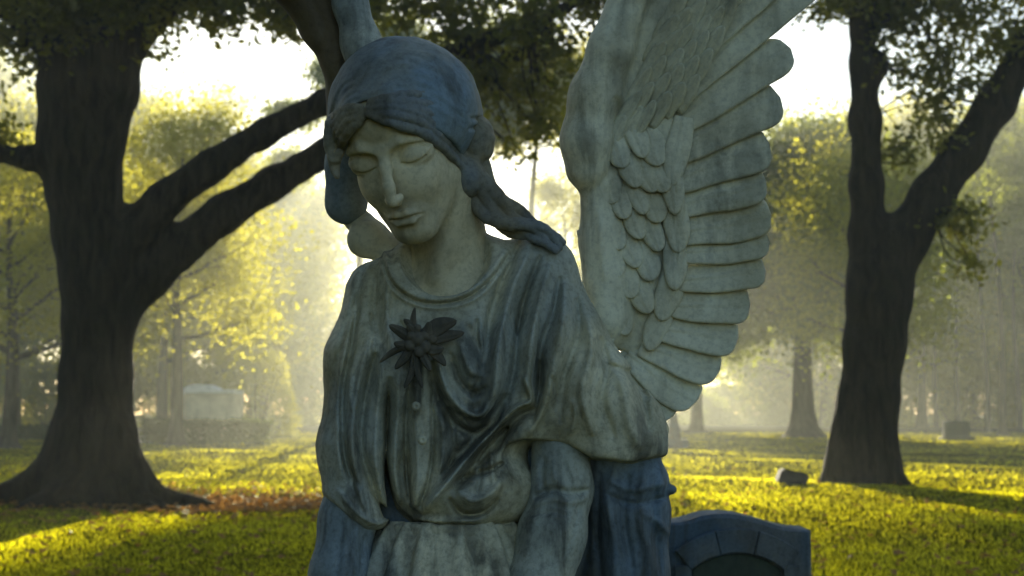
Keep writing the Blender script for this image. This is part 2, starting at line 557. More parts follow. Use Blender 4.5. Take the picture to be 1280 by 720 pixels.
# collar: two raised cords
R_([(480, 312), (490, 345), (512, 366), (545, 374), (582, 366), (612, 342), (632, 312)], 4.5, 5, taper=.1)
R_([(474, 322), (486, 356), (512, 378), (548, 385), (590, 376), (622, 348), (642, 318)], 2.6, 2.6, taper=.1)
R_([(477, 318), (488, 351), (512, 372), (546, 380), (586, 371), (617, 345), (637, 315)], 1.6, -3, taper=.1)
# folds falling from the right shoulder over the breast
R_([(652, 300), (628, 350), (612, 400), (606, 450), (590, 500)], 6, -9)
R_([(664, 310), (645, 350), (630, 400), (622, 450), (618, 490), (597, 524)], 6, 9)
R_([(676, 318), (660, 360), (648, 410), (643, 460), (634, 505)], 5, -10)
R_([(688, 330), (676, 370), (665, 420), (660, 470), (652, 505)], 6, 8)
R_([(700, 345), (692, 390), (676, 440), (672, 500), (664, 535)], 5, -8)
R_([(706, 352), (704, 400), (694, 450), (682, 500), (660, 545)], 7, 9)
R_([(722, 372), (722, 420), (706, 470), (700, 530)], 6, -8)
R_([(736, 392), (740, 440), (728, 490), (742, 545)], 7, 8)
R_([(750, 420), (758, 460), (752, 500), (768, 550)], 6, -7)
R_([(770, 450), (782, 490), (788, 530), (800, 560)], 8, 7)
R_([(786, 460), (804, 500), (812, 540)], 5, -6)
R_([(760, 455), (790, 470), (812, 500)], 4, -6)
R_([(640, 330), (650, 318), (668, 300)], 5, 4)
# the long diagonal edge from under the cape to the waist
R_([(655, 470), (664, 500), (643, 512), (610, 545), (580, 578), (552, 612), (528, 642)], 4.5, 11, taper=.15)
R_([(668, 512), (648, 522), (616, 556), (588, 588), (566, 615)], 7, -14, taper=.2)
R_([(636, 492), (610, 530), (578, 564), (550, 596), (530, 622)], 6, -8, taper=.2)
# swags on the breast
R_([(536, 452), (548, 500), (568, 530), (596, 542), (626, 524)], 6, -9)
R_([(546, 446), (558, 486), (578, 512), (600, 520), (618, 505)], 5, 7)
R_([(562, 440), (574, 474), (592, 492), (608, 484)], 5, -7)
R_([(574, 428), (588, 462), (604, 470)], 5, 6)
R_([(585, 405), (596, 436), (602, 455)], 5, -6)
# placket and the vertical pleats below the flower
R_([(513, 470), (508, 520), (508, 580), (512, 630)], 3.0, -6, taper=.2)
R_([(522, 480), (520, 530), (522, 590), (518, 636)], 5.5, 5, taper=.2)
R_([(540, 490), (541, 540), (538, 590), (524, 636)], 3.0, -6, taper=.2)
R_([(550, 500), (554, 550), (548, 600), (530, 636)], 4.5, 5, taper=.2)
R_([(560, 508), (568, 552), (560, 590)], 4, -7, taper=.3)
R_([(499, 460), (496, 520), (494, 590), (500, 632)], 5, 6, taper=.2)
R_([(488, 470), (484, 530), (482, 590), (492, 640)], 4, -8, taper=.2)
R_([(478, 450), (472, 510), (470, 570), (478, 630)], 5, 5, taper=.3)
# gap between the left sleeve and the body
R_([(470, 440), (456, 500), (452, 560), (466, 610), (484, 650)], 5.5, -10, taper=.25)
R_([(462, 420), (448, 480), (440, 540), (446, 600), (462, 650)], 5, 6, taper=.3)
R_([(448, 370), (440, 430), (428, 490), (430, 560), (444, 620)], 4, -7, taper=.3)
R_([(440, 370), (430, 440), (424, 520), (426, 600)], 5, 4, taper=.3)
R_([(455, 330), (446, 370), (432, 410), (424, 450)], 4, -4, taper=.3)
R_([(425, 540), (432, 580), (452, 612)], 4, -5)
R_([(470, 345), (468, 390), (476, 430)], 5, -5)
R_([(484, 350), (484, 400), (490, 440)], 5, 5)
# waist pouches
R_([(566, 604), (584, 596), (612, 588), (630, 578)], 4, -8)
R_([(572, 614), (590, 626), (612, 618), (628, 600)], 6, 8)
R_([(560, 622), (578, 642), (604, 640), (624, 622)], 4, -8)
R_([(516, 648), (545, 652), (575, 652), (600, 650)], 5, 6)
R_([(420, 610), (445, 640), (470, 655), (488, 648)], 4, 5)
for k, (x0, y0) in enumerate([(500, 400), (520, 395), (596, 398), (470, 400), (462, 390), (612, 560), (600, 575), (440, 470), (690, 470), (716, 500), (676, 450)]):
    R_([(x0, y0), (x0 + 6 - 3 * (k % 4), y0 + 22), (x0 - 4 + 4 * (k % 3), y0 + 44)], 3.2, (-5, 4.5)[k % 2])
chx = np.array([560, 600, 618, 636, 655, 680, 710, 740, 790, 835, 900], float)
chy = np.array([640, 600, 575, 556, 551, 551, 556, 573, 579, 566, 560], float)
hemx = np.array([380, 402, 420, 437, 458, 478, 492, 505, 520, 560, 610, 640, 700], float)
hemy = np.array([600, 618, 634, 650, 664, 662, 656, 654, 662, 665, 664, 658, 640], float)


def tunic_sdf(x, y, z):
    t = ell(x, y, z, (562, 470, 45), (112, 195, 92))
    t = smin(t, ell(x, y, z, (500, 455, -18), (42, 50, 38)), 26)
    t = smin(t, ell(x, y, z, (592, 455, -22), (46, 52, 40)), 26)
    t = smin(t, chain(x, y, z, [(472, 362, 22, 36), (520, 352, 20, 40), (600, 348, 24, 42), (674, 342, 36, 46)], 20), 24)
    t = smin(t, ell(x, y, z, (582, 612, 26), (92, 56, 76)), 20)
    arm = chain(x, y, z, [(470, 368, 22, 36), (452, 450, 12, 44), (446, 560, 4, 46), (444, 640, 0, 42)], 20)
    t = smin(t, arm, 12)
    cape = chain(x, y, z, [(674, 342, 36, 46), (698, 430, 24, 58), (728, 500, 30, 70), (758, 545, 40, 72), (762, 600, 42, 74)], 18)
    cape = smin(cape, cone(x, y, z, (640, 440, 0), (655, 560, -4), 38, 36), 22)
    sw = np.clip((70 - z) / 60, 0, 1)
    rel = 1.6 * look(TM, x, y) * sw + 1.4 * vnoise(x, y, z, 26.0, 1) + 0.7 * vnoise(x, y, z, 11.0, 2)
    hem = np.interp(x, hemx, hemy).astype(np.float32) + 6 * np.clip(z / 60, -1, 1)
    t = smax(t - rel, (y - hem) * 0.75, 5)
    hem2 = np.interp(x, chx, chy).astype(np.float32) + 4 * np.clip(z / 60, -1, 1)
    cape = smax(cape - rel, (y - hem2) * 0.7, 5)
    t = smin(t, cape, 10)
    # open neck
    nk = ell(x, y, z, (556, 300, -22), (62, 72, 58))
    t = smax(t, -nk, 5)
    return t


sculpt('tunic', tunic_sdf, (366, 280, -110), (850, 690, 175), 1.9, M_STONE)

# ---- sleeves of the forearms -------------------------------------------
SM = zmap()
for p, w, h in (([(680, 570), (678, 600), (684, 622)], 4, -5), ([(704, 575), (712, 600), (716, 616)], 4, -5), ([(692, 575), (694, 604)], 4, 4),
                ([(668, 622), (690, 612), (714, 616), (736, 612)], 4.5, -8), ([(664, 632), (690, 624), (714, 628), (736, 622)], 4, 4),
                ([(662, 645), (690, 640), (712, 646)], 3, -3), ([(724, 580), (722, 640), (704, 700)], 4, -3),
                ([(430, 650), (424, 690), (420, 730)], 4, -4), ([(446, 660), (440, 700), (436, 740)], 4, 4), ([(456, 668), (452, 700), (446, 740)], 3, -4)):
    stroke(SM, p, w, h)


def sleeve_r(x, y, z):
    d = chain(x, y, z, [(700, 545, 22, 36), (702, 610, 8, 38), (690, 670, -8, 41), (672, 740, -24, 40), (652, 800, -40, 34)], 14)
    return d - look(SM, x, y) - 0.8 * vnoise(x, y, z, 18.0, 5)


def sleeve_l(x, y, z):
    d = chain(x, y, z, [(440, 600, 10, 32), (434, 650, 4, 34), (425, 720, -6, 37), (430, 790, -20, 33)], 14)
    return d - look(SM, x, y) - 0.8 * vnoise(x, y, z, 18.0, 6)


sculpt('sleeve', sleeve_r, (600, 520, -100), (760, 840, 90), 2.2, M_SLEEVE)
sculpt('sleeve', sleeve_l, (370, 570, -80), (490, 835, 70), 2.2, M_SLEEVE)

# ---- robe hanging behind the right arm ------------------------------------
BM = zmap()
for p, w, h in (([(770, 580), (760, 630), (770, 690), (765, 760)], 6, 6), ([(786, 590), (780, 650), (792, 720)], 5, -8),
                ([(806, 585), (800, 640), (812, 700), (808, 760)], 6, 7), ([(820, 600), (818, 650), (826, 720)], 4, -6),
                ([(760, 600), (790, 612), (830, 604)], 5, 7), ([(755, 616), (790, 630), (832, 622)], 4, -7),
                ([(800, 640), (820, 650), (836, 668)], 4, 5), ([(750, 590), (748, 660), (752, 740)], 5, -7)):
    stroke(BM, p, w, h)


def robe_sdf(x, y, z):
    d = chain(x, y, z, [(778, 560, 60, 48), (786, 640, 62, 48), (784, 720, 60, 50), (780, 850, 60, 52)], 20)
    d = smin(d, ell(x, y, z, (800, 600, 50), (36, 26, 40)), 12)
    d = smin(d, ell(x, y, z, (838, 612, 55), (9, 7, 10)), 4)
    d = smin(d, ell(x, y, z, (596, 690, 78), (150, 130, 58)), 14)
    d = smin(d, chain(x, y, z, [(660, 560, 62, 24), (655, 640, 60, 30), (640, 720, 60, 30)], 8), 12)
    d = smin(d, chain(x, y, z, [(490, 590, 60, 20), (488, 640, 60, 26)], 8), 12)
    return d - look(BM, x, y) - 1.4 * vnoise(x, y, z, 20.0, 8)


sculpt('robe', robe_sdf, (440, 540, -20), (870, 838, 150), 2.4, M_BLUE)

# ---- skirt, lathed with pleats, down to the plinth --------------------------
nth, nz = 220, 90
zz = np.linspace(1.055, 0.30, nz); th = np.linspace(0, 2 * PI, nth, endpoint=False)
TH_, ZZ_ = np.meshgrid(th, zz)
t_ = (1.055 - ZZ_) / 0.755
rad = 0.088 + 0.030 * np.clip(t_ / 0.12, 0, 1) ** 0.7 + 0.13 * t_
ple = (np.sin(17 * TH_ + 1.2 * np.sin(3 * TH_) + 2.5 * t_) * 0.6 + np.sin(29 * TH_ + 2 * np.sin(2 * TH_ + 1)) * 0.4)
rad = rad * (1 + (0.055 + 0.05 * t_) * np.sign(ple) * np.abs(ple) ** 0.7)
cxk, cyk = W(562, 700, SD + 0.05)[0:2]
sx = cxk + rad * np.cos(TH_) * 1.12; sy = cyk + rad * np.sin(TH_) * 0.9
vv = np.stack([sx, sy, ZZ_], -1).reshape(-1, 3)
ii, jj = np.meshgrid(np.arange(nz - 1), np.arange(nth), indexing='ij')
qa = (ii * nth + jj).ravel(); qb = (ii * nth + (jj + 1) % nth).ravel()
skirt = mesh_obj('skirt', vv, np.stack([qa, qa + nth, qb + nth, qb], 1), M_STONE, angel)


def belt_sdf(x, y, z):
    d = ell(x, y, z, (562, 664, 42), (97, 400, 76))
    return smax(d, np.abs(y - 664) - 9 + 1.0 * np.sin(x * 0.3), 5)


sculpt('belt', belt_sdf, (440, 640, -60), (690, 690, 150), 2.6, M_STONE)


def rbox(name, cx, cy, cz, sx, sy, sz, bev, mat, parent=None, seg=3, rz=0.0, taper=1.0):
    import bmesh
    bm = bmesh.new(); bmesh.ops.create_cube(bm, size=1.0)
    for v in bm.verts:
        k = taper if v.co.z > 0 else 1.0
        v.co = Vector((v.co.x * sx * k, v.co.y * sy * k, v.co.z * sz))
    bmesh.ops.bevel(bm, geom=bm.edges[:], offset=bev, segments=seg, profile=0.5, affect='EDGES')
    c, s = math.cos(rz), math.sin(rz)
    vs = np.array([(v.co.x * c - v.co.y * s + cx, v.co.x * s + v.co.y * c + cy, v.co.z + cz) for v in bm.verts])
    bm.verts.ensure_lookup_table()
    fs = [[v.index for v in f.verts] for f in bm.faces]
    bm.free()
    return mesh_obj(name, vs, fs, mat, parent, smooth=False)


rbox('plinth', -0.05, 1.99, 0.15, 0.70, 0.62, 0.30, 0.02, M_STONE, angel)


# ---- feathers -----------------------------------------------------------------
def feather(name, base, tip, hw, zb, zt, parent, mat, tilt=5.0, crown=4.0, thick=6.0, bow=0.0, nu=34, nv=17, barb=0.9, round_=0.82, seed=0, tipsq=2.6):
    base = np.array(base, float); tip = np.array(tip, float)
    ax = tip - base; L = np.linalg.norm(ax); ax /= L; nr = np.array([-ax[1], ax[0]])      # nr points to the lower side
    u = np.linspace(0, 1, nu) ** 0.85; v = np.linspace(-1, 1, nv)
    Uu, Vv = np.meshgrid(u, v, indexing='ij')
    k = np.clip((Uu - round_) / (1 - round_), 0, 1)
    prof = (0.66 + 0.34 * np.clip(Uu / 0.55, 0, 1) ** 0.8) * (1 - k ** tipsq) ** (1 / 2.2)
    prof = np.maximum(prof, 0.03)
    rs = np.random.default_rng(seed)
    wob = 0.02 * np.sin(Uu * 9 + seed) * hw * 6 * 0.3
    off = Vv * hw * prof + bow * np.sin(PI * Uu) + wob
    # the rounded end drops a little more on its lower side
    X = base[0] + ax[0] * L * Uu + nr[0] * off
    Y = base[1] + ax[1] * L * Uu + nr[1] * off
    Zc = zb + (zt - zb) * Uu
    edge = np.clip(1 - np.abs(Vv), 0, 1)
    h = crown * (1 - Vv ** 2) + tilt * Vv * np.clip(prof, 0, 1)
    h += 2.6 * np.exp(-(Vv / 0.11) ** 2) * (1 - Uu * 0.7)                    # rachis
    h -= 1.3 * np.exp(-((np.abs(Vv) - 0.19) / 0.09) ** 2)
    h += barb * np.sin((Uu * L - np.abs(Vv) * hw * 0.9) * 0.62 + rs.uniform(0, 6)) * np.clip(np.abs(Vv) * 3 - 0.5, 0, 1) * (0.6 + 0.4 * np.sin(Uu * 23 + seed * 3))
    h += 0.6 * np.sin(Uu * L * 0.07 + seed * 2)
    h -= thick * 0.3 * np.clip(1 - edge / 0.10, 0, 1) ** 2 + thick * 0.3 * np.clip((Uu - 0.97) / 0.03, 0, 1) ** 2
    top = np.stack([X, Y, Zc - h], -1).reshape(-1, 3)
    bot = np.stack([X, Y, Zc + thick - 0.5 * tilt * Vv + 0 * X], -1).reshape(-1, 3)
    n = nu * nv
    i, j = np.meshgrid(np.arange(nu - 1), np.arange(nv - 1), indexing='ij')
    a = (i * nv + j).ravel()
    qt = np.stack([a, a + nv, a + nv + 1, a + 1], 1)
    rimi = [k2 for k2 in range(nv)] + [r * nv + nv - 1 for r in range(1, nu)] + [(nu - 1) * nv + k2 for k2 in range(nv - 2, -1, -1)] + [r * nv for r in range(nu - 2, 0, -1)]
    rim = np.array(rimi); r2 = np.roll(rim, -1)
    qs = np.stack([rim, r2, r2 + n, rim + n], 1)
    q = np.vstack([qt, qt[:, ::-1] + n, qs])
    # orientation: visible side (towards -z) must face the camera
    e1 = top[nv] - top[0]; e2 = top[1] - top[0]
    if np.cross(e1, e2)[2] > 0: q = q[:, ::-1]
    return mesh_obj(name, S2W(np.vstack([top, bot])), q, mat, parent)


# ---- the raised wing -------------------------------------------------------------
wing_poly = poly_map([(850, -110), (806, -60), (778, 0), (750, 55), (726, 110), (712, 170), (714, 210), (734, 246), (734, 280), (732, 330), (740, 385),
                      (755, 430), (790, 452), (818, 430), (838, 398), (853, 355), (858, 300), (856, 240), (853, 190), (848, 140), (852, 90), (890, 20), (960, -90)])
WM = zmap()
for p, w, h in (([(800, -60), (775, 10), (768, 70), (762, 120), (764, 170)], 6, -4), ([(770, 120), (772, 160), (764, 205), (748, 236)], 6, -7),
                ([(842, 175), (848, 230), (850, 290), (846, 345), (826, 405)], 13, 10), ([(826, 190), (830, 250), (829, 310), (822, 360), (806, 402)], 4, -6),
                ([(750, 262), (752, 300), (756, 350)], 6, 4)):
    stroke(WM, p, w, h)


def wing_sdf(x, y, z):
    base = look(wing_poly, x, y)
    zc = 96 - 0.10 * (x - 740) * np.clip((300 - y) / 300, 0, 1) + 0.0 * y
    slab = smax(base + 4, np.abs(z - zc) - 13, 12)
    ridge = chain(x, y, z, [(826, -110, 70, 24), (792, -20, 72, 24), (764, 60, 74, 27), (744, 120, 76, 31), (735, 175, 78, 33), (737, 208, 82, 31)], 14)
    ridge = smin(ridge, cone(x, y, z, (745, 232, 88), (752, 300, 92), 20, 26), 12)
    d = smin(slab, ridge, 12)
    d = smin(d, cone(x, y, z, (752, 300, 92), (760, 400, 92), 26, 30), 16)
    sw = np.clip((110 - z) / 40, 0, 1)
    return d - look(WM, x, y) * sw - 0.5 * vnoise(x, y, z, 30.0, 11) - 0.4 * vnoise(x, y, z, 9.0, 12)


wing = sculpt('wing', wing_sdf, (690, -110, 20), (980, 470, 150), 2.2, M_WING)
FL = [  # base, tip, half width, bow
    ((800, 0), (905, -190), 24, 0), ((812, 30), (960, -170), 25, 0), ((824, 62), (1005, -130), 24, 0), ((834, 96), (1040, -100), 23, -4), ((838, 128), (1062, -62), 22, -6),
    ((836, 160), (988, 60), 24, -3), ((838, 190), (975, 121), 27, -3), ((844, 223), (962, 180), 26, -2), ((848, 256), (958, 227), 22, -1),
    ((850, 290), (964, 268), 23, 0), ((850, 316), (962, 302), 19, 0), ((846, 350), (957, 337), 20, 0), ((838, 380), (938, 379), 22, 1), ((820, 406), (923, 422), 22, 2),
    ((802, 428), (900, 463), 21, 2), ((786, 440), (871, 502), 22, 3), ((768, 448), (842, 520), 22, 3), ((750, 455), (822, 560), 26, 4)]
for k, (b, t, hw, bow) in enumerate(FL):
    feather('feather', b, t, hw * 1.13, 92 - 2.0 * k * 0.3, 84 - 0.5 * k, wing, M_WING, tilt=9.0, crown=1.3, thick=6, bow=bow, seed=k, barb=1.0, round_=0.80)
CV = []
for (x, y) in [(798, 176), (776, 190), (818, 186), (790, 212), (812, 222), (798, 246), (819, 256), (778, 252), (794, 280), (770, 290), (816, 292),
               (786, 316), (808, 330), (764, 326), (782, 352), (800, 372), (764, 374), (750, 346), (776, 398), (756, 408), (762, 236), (744, 312), (822, 222), (752, 272)]:
    CV.append(((x - 9, y - 28), (x + 7 + (y > 300) * 3, y + 21), 17.5))
for r in range(7):
    for c in range(6):
        bx = 766 + 18 * c + 13 * r; by = 164 - 27 * r - 10 * c
        if bx < 960: CV.append(((bx - 9, by + 24), (bx + 17 + 3 * r, by - 22 - 4 * r), 10.5))
for b_, t_ in (((858, 148), (838, 232)), ((836, 190), (846, 272)), ((842, 238), (848, 318)), ((845, 290), (842, 362)), ((846, 334), (828, 404)), ((838, 372), (808, 436))):
    CV.append((b_, t_, 17.5))
rs = np.random.default_rng(3)
def zsl(x, y): return 96 - 0.10 * (x - 740) * min(1, max(0, (300 - y) / 300))


for k, (b, t, hw) in enumerate(CV):
    j = rs.uniform(-3, 3, 4)
    feather('covert_feather', (b[0] + j[0], b[1] + j[1]), (t[0] + j[2], t[1] + j[3]), hw * rs.uniform(.85, 1.15), zsl(*b) - 12, zsl(*t) - 22 - rs.uniform(0, 4) - (11 if b[1] < 170 and hw < 13 else 0), wing, M_WING,
            tilt=rs.uniform(0, 3.0), crown=2.4, thick=5, nu=18, nv=11, barb=0.3, round_=0.25, seed=100 + k, tipsq=2.0)


# ---- the other wing, seen edge on behind the head ---------------------------------
FM = zmap()
for p, w, h in (([(396, -60), (418, 10), (430, 60), (426, 110)], 5, -6), ([(370, -40), (400, 20), (418, 60)], 4, -3), ([(440, -60), (450, 0), (462, 50)], 4, 3)):
    stroke(FM, p, w, h)


def farwing_sdf(x, y, z):
    d = chain(x, y, z, [(335, -110, 60, 40), (368, -30, 66, 34), (402, 35, 70, 24), (424, 80, 70, 19), (432, 150, 76, 24)], 14)
    d = smin(d, chain(x, y, z, [(400, -110, 62, 34), (420, -20, 66, 26), (436, 60, 70, 22)], 10), 12)
    return d - look(FM, x, y) - 0.9 * vnoise(x, y, z, 20.0, 13)


def farridge_sdf(x, y, z):
    d = chain(x, y, z, [(428, -110, 34, 24), (434, -40, 34, 21), (438, 5, 34, 20), (452, 55, 24, 24), (472, 108, 10, 34)], 14)
    d = smin(d, chain(x, y, z, [(440, 130, 60, 26), (432, 205, 72, 24), (433, 254, 76, 27)], 12), 10)
    return d - 0.9 * vnoise(x, y, z, 20.0, 14)


fw = sculpt('wing', farwing_sdf, (310, -110, -20), (520, 240, 150), 2.2, M_WARMLIT)
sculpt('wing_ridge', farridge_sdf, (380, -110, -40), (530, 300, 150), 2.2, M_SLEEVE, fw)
sculpt('wing_tip', lambda x, y, z: smin(ell(x, y, z, (460, 299, 60), (26, 25, 22)), cone(x, y, z, (440, 268, 84), (492, 322, 62), 16, 22), 8) - 0.9 * vnoise(x, y, z, 16.0, 15), (410, 240, 20), (525, 355, 115), 2.0, M_WING, fw)


# ---- the ornament on the breast: a spray of dark leaves, and two buttons -------------
orn = []
C0 = np.array([522.0, 428.0])
for ang, L, hw, zt in ((-94, 44, 5, -74), (-118, 26, 7, -78), (-60, 30, 8, -78), (-30, 56, 13, -72), (-12, 60, 9, -71), (14, 34, 9, -76), (40, 46, 8, -72), (66, 40, 7, -74),
                       (84, 58, 5.5, -69), (106, 60, 6.5, -68), (130, 44, 7, -70), (152, 54, 5, -66), (178, 30, 8, -74), (212, 42, 8, -67), (240, 34, 7, -72)):
    a = math.radians(ang)
    orn.append((C0 + 5 * np.array([math.cos(a), math.sin(a)]), C0 + L * np.array([math.cos(a), math.sin(a)]), hw, zt))
spray = None
for k, (b, t, hw, zt) in enumerate(orn):
    o = feather('leaf', b, t, hw, -76, zt - 4, spray if spray else angel, M_DARKST, tilt=2.5, crown=2.0, thick=4, nu=18, nv=9, barb=0.7, bow=(k % 3 - 1) * 4.0, round_=0.2, seed=40 + k, tipsq=1.4)
    if spray is None:
        o.name = 'leaf_ornament'; spray = o


def orn_sdf(x, y, z):
    d = None
    for (cx, cy, r) in ((522, 424, 9), (512, 432, 7), (532, 434, 7.5), (524, 440, 7), (530, 420, 6), (514, 420, 6), (541, 424, 6), (522, 410, 5)):
        e = ell(x, y, z, (cx, cy, -80), (r, r, r * 0.8)); d = e if d is None else smin(d, e, 1.5)
    return d


sculpt('bud', orn_sdf, (500, 396, -95), (556, 456, -60), 1.4, M_DARKST, spray)
for (bx, by, bz) in ((520, 508, -62), (528, 550, -66)):
    sculpt('button', lambda x, y, z: smax(smin(ell(x, y, z, (bx, by, bz), (6.2, 6.2, 5)), 1e3 + x * 0, 1), -(np.sqrt((x - bx) ** 2 + (y - by) ** 2 + (z - bz + 5) ** 2) - 2.2), 1),
           (bx - 10, by - 10, bz - 12), (bx + 10, by + 10, bz + 12), 1.0, M_WING)
# ------------------------------------------------------------------ more materials
def leaf_mat(name, refl, trans, var=0.35, tr=0.5, scale=3.0, rough=0.6):
    m, nt, out = new_mat(name); L = nt.links
    tc = nt.nodes.new('ShaderNodeTexCoord').outputs['Object']
    f = noise(nt, tc, scale, 3, 0.6)
    f2 = noise(nt, tc, scale * 14, 1, 0.5)
    a = tuple(c * (1 - var) for c in refl); b = tuple(c * (1 + var) for c in refl)
    ta = tuple(c * (1 - var) for c in trans); tb = tuple(c * (1 + var) for c in trans)
    fac = mathn(nt, 'MULTIPLY', mathn(nt, 'ADD', ramp(nt, f, [(0.35, 0), (0.65, 1)]), ramp(nt, f2, [(0.3, 0), (0.7, 1)])), 0.5)
    d = N(nt, 'ShaderNodeBsdfDiffuse'); t = N(nt, 'ShaderNodeBsdfTranslucent'); g = N(nt, 'ShaderNodeBsdfGlossy', i_Roughness=0.45)
    L.new(mixc(nt, fac, a, b), d.inputs[0]); L.new(mixc(nt, fac, ta, tb), t.inputs[0])
    g.inputs[0].default_value = (0.9, 0.95, 0.8, 1)
    mx = N(nt, 'ShaderNodeMixShader', i_0=tr); L.new(d.outputs[0], mx.inputs[1]); L.new(t.outputs[0], mx.inputs[2])
    m2 = N(nt, 'ShaderNodeMixShader', i_0=0.025); L.new(mx.outputs[0], m2.inputs[1]); L.new(g.outputs[0], m2.inputs[2])
    L.new(m2.outputs[0], out.inputs[0])
    return m


def bark_mat(name, c1, c2, scale=1.0, moss=None):
    m, nt, out = new_mat(name); L = nt.links
    tc = nt.nodes.new('ShaderNodeTexCoord').outputs['Object']
    v = mapping(nt, tc, (1, 1, 0.22))
    f = noise(nt, v, 9 * scale, 6, 0.65, 0.5)
    col = mixc(nt, ramp(nt, f, [(0.35, 0), (0.62, 1)]), c1, c2)
    if moss: col = mixc(nt, ramp(nt, noise(nt, tc, 2.2 * scale, 4, 0.6), [(0.5, 0), (0.7, 0.6)]), col, moss)
    b = N(nt, 'ShaderNodeBsdfPrincipled', i_Roughness=0.9); b.inputs['Specular IOR Level'].default_value = 0.15
    L.new(col, b.inputs['Base Color'])
    bp = N(nt, 'ShaderNodeBump', i_Strength=1.0, i_Distance=0.10 / scale); L.new(f, bp.inputs['Height']); L.new(bp.outputs[0], b.inputs['Normal'])
    L.new(b.outputs[0], out.inputs[0])
    return m


M_BARK = bark_mat('oak_bark', (0.010, 0.008, 0.005), (0.050, 0.037, 0.023), moss=(0.02, 0.021, 0.008))
M_BARK2 = bark_mat('pale_bark', (0.06, 0.05, 0.035), (0.15, 0.12, 0.08), 0.7)
M_LEAF = leaf_mat('oak_leaf', (0.04, 0.048, 0.014), (0.40, 0.38, 0.03), tr=0.55)
M_LEAFG = leaf_mat('golden_leaf', (0.08, 0.085, 0.018), (0.62, 0.58, 0.05), tr=0.62, scale=0.9)
M_LEAFB = leaf_mat('grove_leaf', (0.05, 0.068, 0.018), (0.36, 0.40, 0.04), tr=0.55, scale=0.6)
M_GRASS = leaf_mat('grass_blade', (0.15, 0.16, 0.006), (0.84, 0.78, 0.008), tr=0.80, scale=0.8, var=0.45)
M_LITTER = leaf_mat('fallen_leaf', (0.27, 0.15, 0.055), (0.50, 0.24, 0.04), tr=0.35, scale=6)
M_HEDGE = leaf_mat('hedge_leaf', (0.04, 0.055, 0.02), (0.10, 0.13, 0.02), tr=0.35, scale=1.2)


def ground_mat():
    m, nt, out = new_mat('lawn'); L = nt.links
    tc = nt.nodes.new('ShaderNodeTexCoord').outputs['Object']
    f1 = noise(nt, tc, 0.35, 5, 0.6); f2 = noise(nt, tc, 14, 5, 0.7)
    col = mixc(nt, ramp(nt, f1, [(0.38, 0), (0.62, 1)]), (0.12, 0.12, 0.008), (0.18, 0.16, 0.010))
    col = mixc(nt, ramp(nt, f2, [(0.35, 0.35), (0.6, 0.0)]), col, (0.09, 0.08, 0.012))
    # bare reddish soil under the left oak
    c = ground_at(225, 628)
    v = mapping(nt, tc, (0.19, 0.42, 1), (-c[0] * 0.19, -c[1] * 0.42, 0))
    ln = N(nt, 'ShaderNodeVectorMath', operation='LENGTH'); L.new(v, ln.inputs[0])
    dd = mathn(nt, 'ADD', ln.outputs['Value'], mathn(nt, 'MULTIPLY', noise(nt, tc, 2.2, 5, 0.65), 0.9))
    col = mixc(nt, ramp(nt, dd, [(0.95, 1.0), (1.25, 0.0)]), col, (0.36, 0.19, 0.065))
    far = N(nt, 'ShaderNodeSeparateXYZ'); L.new(tc, far.inputs[0])
    fy = mathn(nt, 'DIVIDE', far.outputs[1], 200.0)
    col = mixc(nt, ramp(nt, fy, [(0.40, 0.0), (0.43, 1.0)]), col, (0.05, 0.045, 0.02))
    b = N(nt, 'ShaderNodeBsdfDiffuse', i_Roughness=1.0); L.new(col, b.inputs[0])
    bp = N(nt, 'ShaderNodeBump', i_Strength=1.0, i_Distance=0.12); L.new(mathn(nt, 'ADD', f2, f1), bp.inputs['Height'])
    L.new(bp.outputs[0], b.inputs['Normal']); L.new(b.outputs[0], out.inputs[0])
    return m


# ------------------------------------------------------------------ ground, one sheet to the horizon
gx = np.concatenate([-np.geomspace(420, 22, 24), np.linspace(-20, 20, 90), np.geomspace(22, 420, 24)])
gy = np.concatenate([np.linspace(-40, 4, 12), np.linspace(5, 60, 150), np.geomspace(61, 700, 50)])
GX, GY = np.meshgrid(gx, gy)


def gz(x, y):
    x = np.asarray(x, float); y = np.asarray(y, float)
    a = 0.045 * np.sin(x * 0.55 + 0.8 * np.sin(y * 0.21)) * np.sin(y * 0.33 + 1) + 0.02 * np.sin(x * 1.3 + y * 0.9)
    return a * np.clip((y - 5) / 5, 0, 1) * np.clip(1.6 - y / 60, 0.15, 1)


GZ = gz(GX, GY)
ny_, nx_ = GX.shape
ii, jj = np.meshgrid(np.arange(ny_ - 1), np.arange(nx_ - 1), indexing='ij')
qa = (ii * nx_ + jj).ravel()
g = mesh_obj('ground', np.stack([GX, GY, GZ], -1).reshape(-1, 3), np.stack([qa, qa + 1, qa + nx_ + 1, qa + nx_], 1), ground_mat())
tag(g, 'golden green cemetery lawn running back to the misty trees', kind='structure')


